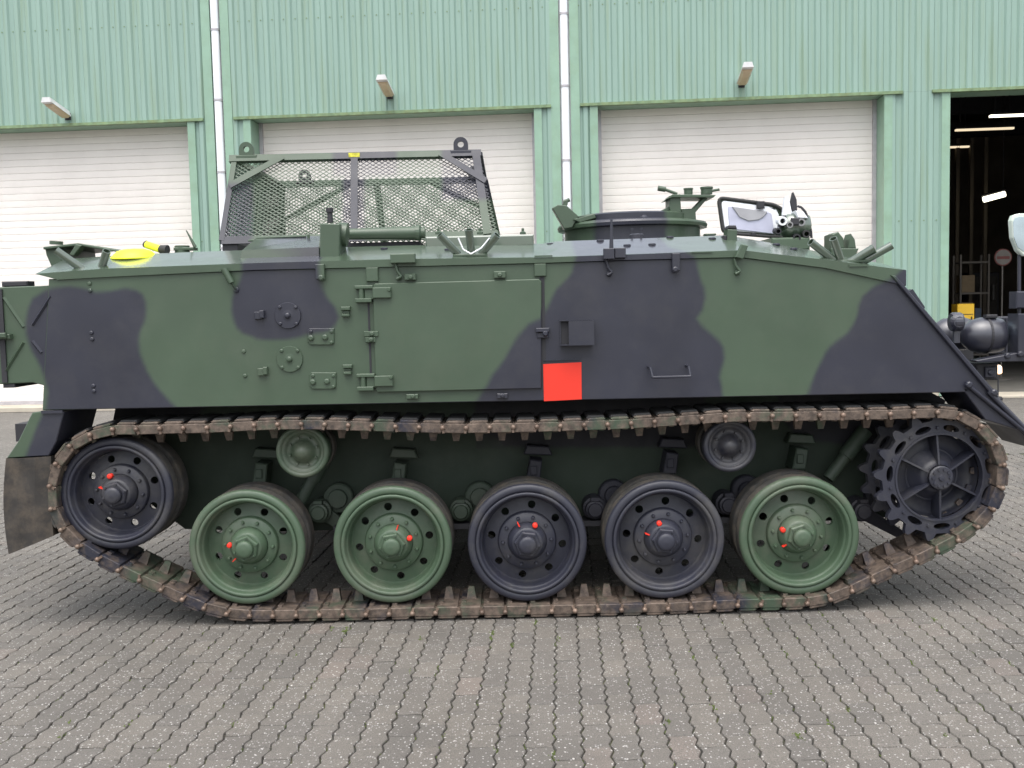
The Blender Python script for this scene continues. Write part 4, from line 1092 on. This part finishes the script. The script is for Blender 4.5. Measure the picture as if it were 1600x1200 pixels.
s = MB(); p, q_ = at(516, 348, .2), at(515, 326, .2); s.tube((p.x, .2, p.z), (q_.x, .2, q_.z), .016, .012, seg=10); s.tube((q_.x, .2, q_.z-.02), (q_.x, .2, q_.z+.003), .019, seg=10); s.build('knob', 'dark', ub)
s = MB(); p, q_ = at(543, 366, .45), at(650, 364, .45); s.tube((p.x, .45, p.z), (q_.x, .45, q_.z), .030, .036, seg=20); s.lathe((q_.x, .45, q_.z), [(.043, 0), (.043, .02), (.03, .03), (.03, .05)], 20, axis='x')
s.build('exhaust_pipe', 'green', V)
pbox(MB(), 541, 377, 656, 392, .49, .9).build('exhaust_tray', 'dark', V)
a, b_ = at(665, 392, .30), at(834, 366, .30)
s = MB(); s.box((a.x, .30, a.z+.012), (b_.x, .95, b_.z), .008); s.build('hatch_cover', 'green_wet', V)
s = MB(); s.box((a.x+.01, .32, a.z-.05), (b_.x-.01, .93, a.z+.011)); s.build('hatch_coaming', 'dark', V)
for x in (685, 750, 817):
    s = MB()
    p = at(x, 366, .34); s.lathe((p.x, .34, p.z), [(.016, 0), (.016, .01), (.007, .016), (.007, .03), (.0, .034)], 8, axis='z'); s.build('hatch_stud', 'green', V)
def launcher(tubes, Y, mats, base):
    s = MB(); x0, x1, y = base; a = at(x0, y, Y); b_ = at(x1, y, Y)
    s.box((a.x, Y-.03, a.z-.012), (b_.x, Y+.05, a.z+.004), .004)
    L = s.build('smoke_launcher', 'green', V)
    for (t0, t1), mt_ in zip(tubes, mats):
        p, q_ = at(*t0, Y), at(*t1, Y); q_ = Vector((q_.x, q_.y, q_.z))
        # tubes lean a little towards the viewer
        s = MB(); s.tube((p.x, Y-.05, p.z), (q_.x, Y, q_.z), .0205, seg=16, hollow=.8); s.build('launcher_tube', mt_+'_wet', L)
launcher([((688,368),(716,397)), ((733,360),(737,397)), ((777,368),(752,397))], .06, ['green']*3, (708,762,399))
launcher([((94,392),(131,422)), ((173,393),(158,421))], .08, ['green', 'green'], (118,172,422))
launcher([((1262,379),(1302,406)), ((1297,374),(1313,405)), ((1360,388),(1328,410)), ((1388,384),(1346,410))], .10, ['green']*4, (1292,1356,408))
s = MB(); p = at(735, 397, .05); 
s.path([(at(716,372,.02).x, .01, at(716,372,.02).z), (at(724,390,.02).x, .01, at(724,390,.02).z), (at(736,397,.02).x, .01, at(736,397,.02).z), (at(752,388,.02).x, .01, at(752,388,.02).z), (at(765,372,.02).x, .01, at(765,372,.02).z)], .004, 6); s.build('cable', 'white', V)
# rear folded bracket
s = MB(); camoblk(s, [(70,388),(95,383),(98,421),(82,421),(72,398)], .45, .9)
s.prism(P2([(70,386),(124,380),(192,392),(192,395),(124,384),(70,390)], .44), .42, .95, .003)
s.prism(P2([(122,382),(131,384),(118,400),(112,398)], .43), .40, .46, .003); camoblk(s, [(128,412),(150,402),(165,418),(165,425),(128,425)], .5, .8)
s.tube((at(88,382,.5).x, .5, at(88,382,.5).z), (at(88,377,.5).x, .5, at(88,377,.5).z), .035, seg=16); s.build('folding_seat_bracket', 'green', V)
s = MB(); p = at(285, 396, .5); s.tube((p.x, .5, p.z-.03), (p.x, .5, at(285,384,.5).z), .04, seg=16); pbox(s, 271, 386, 302, 391, .46, .54, .003)
a, b_ = at(305, 386, .5), at(291, 360, .5); s.tube((a.x, .5, a.z), (b_.x, .5, b_.z), .010, .003, seg=8); s.build('aerial_mount', 'green', V)
# cupola
CY = 1.22; p = at(987, 350, CY); R = m(101, CY); zt = at(987, 343, CY-R).z; zb = at(987, 372, CY-R).z
CC = (p.x, CY, 0)
def camolathe(prof, name, seg=96):
    s = MB(); s.lathe(CC, prof, seg, axis='z', smooth=False)
    o = s.build(name, 'camo', V); me = o.data; a = me.attributes['camo']
    for i, vtx in enumerate(me.vertices):
        X = vtx.co.x+ORG[o.name][0]; px_ = proj((X, CY-R, zt))[0]
        a.data[i].value = min(px_-930, 1042-px_)/308.0
    return o
camolathe([(R*1.03, zb-.06), (R*1.03, zt-.035), (R*.98, zt-.034)], 'cupola_drum')
camolathe([(R*1.02, zt-.034), (R*1.13, zt-.030), (R*1.14, zt-.012), (R*1.12, zt), (R*1.0, zt+.010), (R*.8, zt+.012)], 'cupola_rim')
camolathe([(R*.93, zt+.005), (R*.93, zt+.045), (R*.86, zt+.055), (R*.3, zt+.062)], 'cupola_ring')
s = MB(); s.prism(P2([(862,327),(871,322),(884,323),(903,340),(893,357),(880,359)], CY-.2), CY-.28, CY-.20, .004); s.prism(P2([(894,345),(927,336),(929,343),(905,350)], CY-.2), CY-.3, CY-.15, .004)
s.prism(P2([(875,324),(880,318),(888,312),(886,322)], CY-.2), CY-.25, CY-.22); s.tube(tuple(at(880,316,CY-.2)), tuple(at(890,312,CY-.2)), .012, seg=8); s.build('hatch_arm', 'green', V)
p = at(1008, 338, .8); MB().lathe((p.x, .85, p.z-.02), [(.03, 0), (.028, .02), (.012, .032)], 12, axis='z').build('hatch_stop', 'black', V)
Yg = .95
s = MB(); s.prism(P2([(1046,306),(1063,303),(1065,344),(1047,348)], Yg), Yg, Yg+.16, .004)
s.prism(P2([(1034,328),(1047,322),(1047,347),(1036,345)], Yg), Yg+.02, Yg+.1, .004)
s.prism(P2([(1065,326),(1084,325),(1103,305),(1108,308),(1088,331),(1089,346),(1065,345)], Yg), Yg+.02, Yg+.12, .004)
s.prism(P2([(1040,312),(1050,304),(1118,305),(1114,309),(1050,309)], Yg), Yg-.02, Yg+.2, .003)
gm = s.build('gun_mount', 'green', V)
for x0, x1, y0, y1 in ((1068,1083,294,304),(1094,1114,292,304)):
    a, b_ = at(x0, y1, Yg+.08), at(x1, y0, Yg+.08); r = (b_.x-a.x)/2; s = MB(); s.lathe(((a.x+b_.x)/2, Yg+.08, a.z), [(r*.9, 0), (r*.9, (b_.z-a.z)*.7), (r, (b_.z-a.z)*.75), (r, b_.z-a.z)], 16, axis='z'); s.build('knob', 'green', gm)
s = MB(); s.tube(tuple(at(1058,303,Yg)), tuple(at(1036,295,Yg)), .009, seg=8); s.tube(tuple(at(1040,296,Yg)), tuple(at(1028,294,Yg)), .016, seg=8); s.tube(tuple(at(1112,298,Yg)), tuple(at(1124,296,Yg)), .008, seg=8); s.build('lever', 'green', gm)
# vent, knob and periscope
s = MB(); p = at(995, 374, .42); s.lathe((p.x, .42, p.z-.01), [(.055, 0), (.055, .012), (.042, .014), (.042, .034), (.030, .040)], 20, axis='z')
for d in (-.025, .025): s.tube((p.x+d, .42, p.z+.02), (p.x+d, .42, p.z+.06), .004, seg=6); s.tube((p.x+d, .42, p.z+.052), (p.x+d, .42, p.z+.062), .007, seg=6)
s.build('roof_vent', 'black', V)
s = MB(); p = at(1109, 374, .5); s.tube((p.x, .5, p.z-.02), (p.x, .5, p.z+.02), .016, .022, seg=12); s.box((p.x-.03, .47, p.z+.02), (p.x+.03, .53, p.z+.03), .003); s.build('filler_cap', 'green', V)
s = MB(); camoblk(s, [(1137,358),(1152,359),(1151,388),(1136,387)], .22, .32); ps = s.build('periscope', 'green', V)
s = MB(); camoblk(s, [(1137,357),(1139,352),(1150,352),(1152,358)], .23, .31); pbox(s, 1131, 368, 1136, 384, .23, .3, .003); s.build('periscope_cap', 'dark', ps)
# driver's hatch, open with pale padded inside
Yh = .85
def rrect(pts, Y, r=8, k=4):
    out = []
    for i in range(len(pts)):
        a, b_, c_ = Vector(pts[i-1]), Vector(pts[i]), Vector(pts[(i+1) % len(pts)])
        p0 = b_+(a-b_).normalized()*r; p1 = b_+(c_-b_).normalized()*r
        for j in range(k+1):
            t = j/k; out.append(tuple(p0*(1-t)**2+b_*2*t*(1-t)+p1*t*t))
    return P2(out, Y)
s = MB(); s.prism(rrect([(1122,309),(1210,320),(1225,330),(1232,372),(1130,364)], Yh), Yh, Yh+.05, .004); dh = s.build('driver_hatch', 'green', V)
s = MB(); pts = rrect([(1126,313),(1208,324),(1216,332),(1222,367),(1132,360)], Yh); s.prism(pts, Yh-.012, Yh-.001, .004); s.build('hatch_lining', 'white', dh)
s = MB(); s.prism(rrect([(1136,322),(1204,333),(1209,366),(1139,358)], Yh, 4), Yh-.020, Yh-.013, .003); s.build('lining_panel', 'lilac', dh)
s = MB(); s.prism(P2([(1142,323),(1198,331),(1192,339),(1184,344),(1168,346),(1154,340)], Yh), Yh-.028, Yh-.021, .003); s.build('pocket', simple('grey_pocket', (.33, .33, .35), .6), dh)
pr = [Vector((x, Yh-.01, z)) for x, z in rrect([(1122,309),(1210,320),(1225,330),(1232,372),(1130,364)], Yh)]
s = MB(); s.path([tuple(q) for q in pr]+[tuple(pr[0])], .010, 6); s.build('rubber_seal', 'rubber', dh)
pbox(MB(), 1183, 314, 1195, 326, Yh-.04, Yh-.021, .004).build('catch', 'dark', dh); pbox(MB(), 1174, 363, 1181, 369, Yh-.03, Yh-.021, .003).build('catch', 'dark', dh)
s = MB(); p, q_ = at(1222, 354, .7), at(1260, 358, .7); s.lathe((p.x, .7, p.z), [(.03, -.02), (.055, 0), (.072, .03), (.075, .12), (.06, .15), (.03, .16)], 20, smooth=True, axis='x'); wm = s.build('wiper_motor', 'green_wet', V)
s = MB(); s.prism(P2([(1224,336),(1227,308),(1232,306),(1238,335),(1234,345)], .72), .72, .76, .003); s.build('bracket_blade', 'white', wm)
s = MB(); s.prism(P2([(1236,318),(1240,300),(1245,312),(1246,330),(1238,330)], .74), .74, .78, .003); s.build('linkage', 'dark', wm); s = MB()
pbox(s, 1237, 340, 1250, 352, .60, .625, .005); s.build('linkage', 'dark', wm); s = MB(); s.prism(P2([(1215,342),(1226,336),(1230,350),(1220,356)], .66), .64, .7, .003); s.build('linkage', 'dark', wm)
s = MB(); s.prism(P2([(1240,330),(1252,332),(1260,342),(1244,341)], .66), .62, .72, .003); s.build('cover_plate', 'white', wm)
s = MB(); s.path([tuple(at(x, y, .65)) for x, y in ((1246,322),(1252,324),(1259,332),(1263,345),(1267,360),(1268,372))], .007, 6); s.build('cable_hoop', 'dark', wm)
pbox(MB(), 1206, 370, 1266, 392, .6, .95, .01).build('motor_base', 'green', wm)
# small boxes by front launchers
s = MB(); camoblk(s, [(1298,388),(1342,388),(1336,404),(1302,404)], .45, .75); camoblk(s, [(1301,366),(1310,362),(1318,372),(1320,388),(1301,388)], .5, .65); camoblk(s, [(1327,374),(1330,365),(1336,374),(1338,388),(1326,388)], .5, .6); s.build('front_periscope_block', 'green', V)
# ------------------------------------------------ mesh cage
Yn, Yb = .62, .80            # near face: bottom, top
Yfb, Yft = 2.1, 1.95         # far face
nb = [at(347, 383, Yn), at(778, 360, Yn)]; ntp = [at(367, 251, Yb), at(749, 238, Yb)]
zb_ = (nb[0].z+nb[1].z)/2; zt_ = (ntp[0].z+ntp[1].z)/2
xl, xr, xtl, xtr = nb[0].x, nb[1].x, ntp[0].x, ntp[1].x
crn = {'nbl': Vector((xl, Yn, zb_)), 'nbr': Vector((xr, Yn, zb_)), 'ntl': Vector((xtl, Yb, zt_)), 'ntr': Vector((xtr, Yb, zt_)),
       'fbl': Vector((xl, Yfb, zb_)), 'fbr': Vector((xr, Yfb, zb_)), 'ftl': Vector((xtl, Yft, zt_)), 'ftr': Vector((xtr, Yft, zt_))}
base = MB()
def bar(s, a, b_, w_=.035, t=.008, nrm=None):
    a, b_ = Vector(a), Vector(b_); d = (b_-a).normalized(); nrm = Vector(nrm) if nrm else Vector((0, -1, 0))
    u = d.cross(nrm).normalized()*w_/2; v_ = nrm.normalized()*t/2
    vs = []
    L_ = (b_-a).length; K = max(1, int(L_/.06))
    for k in range(K+1):
        c_ = a.lerp(b_, k/K); vs += [c_+u+v_, c_-u+v_, c_-u-v_, c_+u-v_]
    fs = [(0,1,2,3), tuple(4*K+i for i in (3,2,1,0))]
    for k in range(K): fs += [(4*k+i, 4*k+4+i, 4*k+4+(i+1) % 4, 4*k+(i+1) % 4) for i in range(4)]
    s.add(vs, fs)
def paintcage(o):
    a = o.data.attributes.get('camo'); O = ORG[o.name]
    spots = [((520, 620), (230, 275)), ((535, 570), (250, 400)), ((330, 395), (285, 400)), ((690, 770), (215, 312))]
    for i, vtx in enumerate(o.data.vertices):
        x, y = proj(vtx.co+Vector(O)); best = -1
        for (x0, x1), (y0, y1) in spots: best = max(best, min(x-x0, x1-x, y-y0, y1-y)/308)
        a.data[i].value = best
n1 = (crn['nbr']-crn['nbl']).cross(crn['ntl']-crn['nbl']).normalized()
s = MB(); bar(s, crn['ntl']+Vector((-.03,0,0)), crn['ntr']+Vector((.01,0,0)), .04, .03, n1); cage = s.build('mesh_cage', 'camo', V); paintcage(cage)
def cbar(name, a, b_, w_, t=.008, nrm=n1):
    s = MB(); bar(s, a, b_, w_, t, nrm); o = s.build(name, 'camo', cage); paintcage(o); return o
off = Vector(n1)*.012
cbar('post', crn['ntr']-Vector((.02,0,0))+off, crn['nbr']-Vector((.06,0,0))+off, .045)
cbar('post', crn['ntl']+off*.5+Vector((.0,0,0)), crn['nbl']+off*.5, .03)
mid_t, mid_b = crn['ntl'].lerp(crn['ntr'], .49), crn['nbl'].lerp(crn['nbr'], .48); cbar('post', mid_t+off, mid_b+off, .04)
cbar('rail', crn['nbl']+off*.4, crn['nbr']+off*.4, .045)
cbar('brace', crn['ntl'].lerp(crn['ntr'], .20)+off*1.6, crn['ntl'].lerp(crn['nbl'], .35)+off*1.6, .035)
cbar('brace', crn['ntl'].lerp(crn['ntr'], .84)+off*1.6, crn['ntr'].lerp(crn['nbr'], .36)+off*1.6, .035)
n2 = (0, 1, 0); offb = Vector((0, .012, 0))
cbar('rail', crn['ftl']+offb, crn['ftr']+offb, .045, nrm=n2)
for t in (.0, .47, 1.0): cbar('post', crn['ftl'].lerp(crn['ftr'], t)+offb*2, crn['fbl'].lerp(crn['fbr'], t)+offb*2, .045, nrm=n2)
cbar('brace', crn['ftl'].lerp(crn['ftr'], .35)+offb*3, crn['ftl'].lerp(crn['fbl'], .5)+offb*3, .035, nrm=n2)
cbar('brace', crn['ftl'].lerp(crn['ftr'], .72)+offb*3, crn['ftr'].lerp(crn['fbr'], .45)+offb*3, .035, nrm=n2)
for (a, b_) in (('ntl', 'ftl'), ('ntr', 'ftr'), ('nbl', 'fbl'), ('nbr', 'fbr')): cbar('rail', crn[a], crn[b_], .035, .02, nrm=(0, 0, 1) if a[1] == 't' else (1, 0, 0))
cbar('post', crn['ntl'].lerp(crn['ftl'], .5), crn['nbl'].lerp(crn['fbl'], .5), .03, nrm=(1, 0, 0)); cbar('post', crn['ntr'].lerp(crn['ftr'], .5), crn['nbr'].lerp(crn['fbr'], .5), .03, nrm=(1, 0, 0))
def lattice(a, b_, c_, d, nu, nv, name, wd=.0062):
    """expanded-metal panel: a,b bottom corners, d,c top corners"""
    s = MB(); a, b_, c_, d = map(Vector, (a, b_, c_, d))
    nr = (b_-a).cross(d-a).normalized(); P_ = lambda u, v: a*(1-u)*(1-v)+b_*u*(1-v)+c_*u*v+d*(1-u)*v
    for j in range(nv):
        for sgn in (0, 1):
            prev = None
            for i in range(nu*2+1):
                u = i/(nu*2); up = (i % 2 == 0) ^ (sgn == 1)
                v = (j+(.96 if up else .5))/nv if sgn == 0 else (j+(.5 if up else .04))/nv
                pt = P_(u, v)
                if prev is not None:
                    dd = (pt-prev).normalized(); w_ = dd.cross(nr)*wd*.5; z = nr*.0012
                    s.add([prev+w_+z, pt+w_+z, pt-w_+z*-1, prev-w_-z], [(0,1,2,3)]); s.add([prev-w_-z, pt-w_-z, pt-w_-z*3, prev-w_-z*3], [(0,1,2,3)])
                prev = pt
    o = s.build(name, 'camo', cage); paintcage(o); return o
lattice(crn['nbl'], crn['nbr'], crn['ntr'], crn['ntl'], 40, 22, 'mesh_panel')
lattice(crn['fbl'], crn['fbr'], crn['ftr'], crn['ftl'], 40, 22, 'mesh_panel')
lattice(crn['fbl'], crn['nbl'], crn['ntl'], crn['ftl'], 36, 22, 'mesh_panel')
lattice(crn['nbr'], crn['fbr'], crn['ftr'], crn['ntr'], 36, 22, 'mesh_panel')
MB().box((xl-.0, Yn, zb_-.075), (xl+.09, Yfb, zb_-.02), .004).build('cage_foot', 'dark', cage); MB().box((xr-.2, Yn+.1, zb_-.075), (xr-.02, Yfb, zb_-.02), .004).build('cage_foot', 'dark', cage)
for t, base_, sgn, mt_ in ((.05, ('ntl', 'ntr'), 1, 'green'), (.925, ('ntl', 'ntr'), 1, 'black'), (.12, ('ftl', 'ftr'), 1, 'dark'), (.95, ('ftl', 'ftr'), 1, 'dark')):
    q_ = crn[base_[0]].lerp(crn[base_[1]], t); s = MB(); r = .042; z0 = q_.z+.012; seg = 24
    pts_o = []; pts_i = []
    for i in range(seg):
        a = 2*PI*i/seg; x, z = r*math.cos(a), r*math.sin(a)+r
        if z < r: x = r*(1 if math.cos(a) > 0 else -1)*min(1, abs(math.cos(a))*1.6+.1)
        pts_o.append((x, z)); pts_i.append((.018*math.cos(a), .018*math.sin(a)+r))
    vs = []
    for yy in (-.012, .012): vs += [(q_.x+x, q_.y+yy, z0+z) for x, z in pts_o]+[(q_.x+x, q_.y+yy, z0+z) for x, z in pts_i]
    fs = []
    for i in range(seg):
        j = (i+1) % seg; fs += [(i, j, seg+j, seg+i), (2*seg+i, 3*seg+i, 3*seg+j, 2*seg+j), (i, 2*seg+i, 2*seg+j, j), (seg+i, seg+j, 3*seg+j, 3*seg+i)]
    s.add(vs, fs); s.box((q_.x-.06, q_.y-.015, q_.z-.0), (q_.x+.06, q_.y+.015, z0+.008), .003); s.build('lifting_eye', mt_, cage)
q_ = crn['ntl'].lerp(crn['ntr'], .49)+Vector(n1)*.018; s = MB(); s.box((q_.x-.032, q_.y-.004, q_.z-.012), (q_.x+.032, q_.y+.004, q_.z+.012)); s.build('label_plate', 'label', cage)
# ------------------------------------------------ loose yellow things on the roof
p = at(210, 412, .30); z0 = roofz(p.x, .30)-.002
s = MB(); s.lathe((0, 0, 0), [(.118, 0), (.118, .012), (.110, .016), (.104, .03), (.085, .052), (.05, .066), (0, .070)], 36, smooth=True, axis='z')
s.v = [(p.x+x, .30+y, z0-.012+z*.72+ y*.10) for x, y, z in s.v]; h_ = s.build('hard_hat', 'yellow'); tag(h_, 'bright yellow domed hard hat lying on the rear of the vehicle roof', 'hard hat')
h_.location.z += 0
a, b_ = at(236, 396, .5), at(258, 403, .42); zz = roofz(a.x, .45)+.03
T = empty('yellow_torch', (a.x, .46, zz-.03)); tag(T, 'short yellow torch with a black head beside the hard hat on the roof', 'torch')
s = MB(); s.tube((a.x-.02, .50, zz+.03), (b_.x-.03, .44, zz), .020, seg=16); s.build('torch_body', 'yellow', T)
s = MB(); s.tube((b_.x-.03, .44, zz), (b_.x+.012, .43, zz-.004), .023, .026, seg=16); s.build('torch_head', 'rubber', T); MB().tube((a.x-.03, .505, zz+.035), (a.x-.0205, .50, zz+.03), .020, seg=16).build('torch_cap', 'rubber', T)
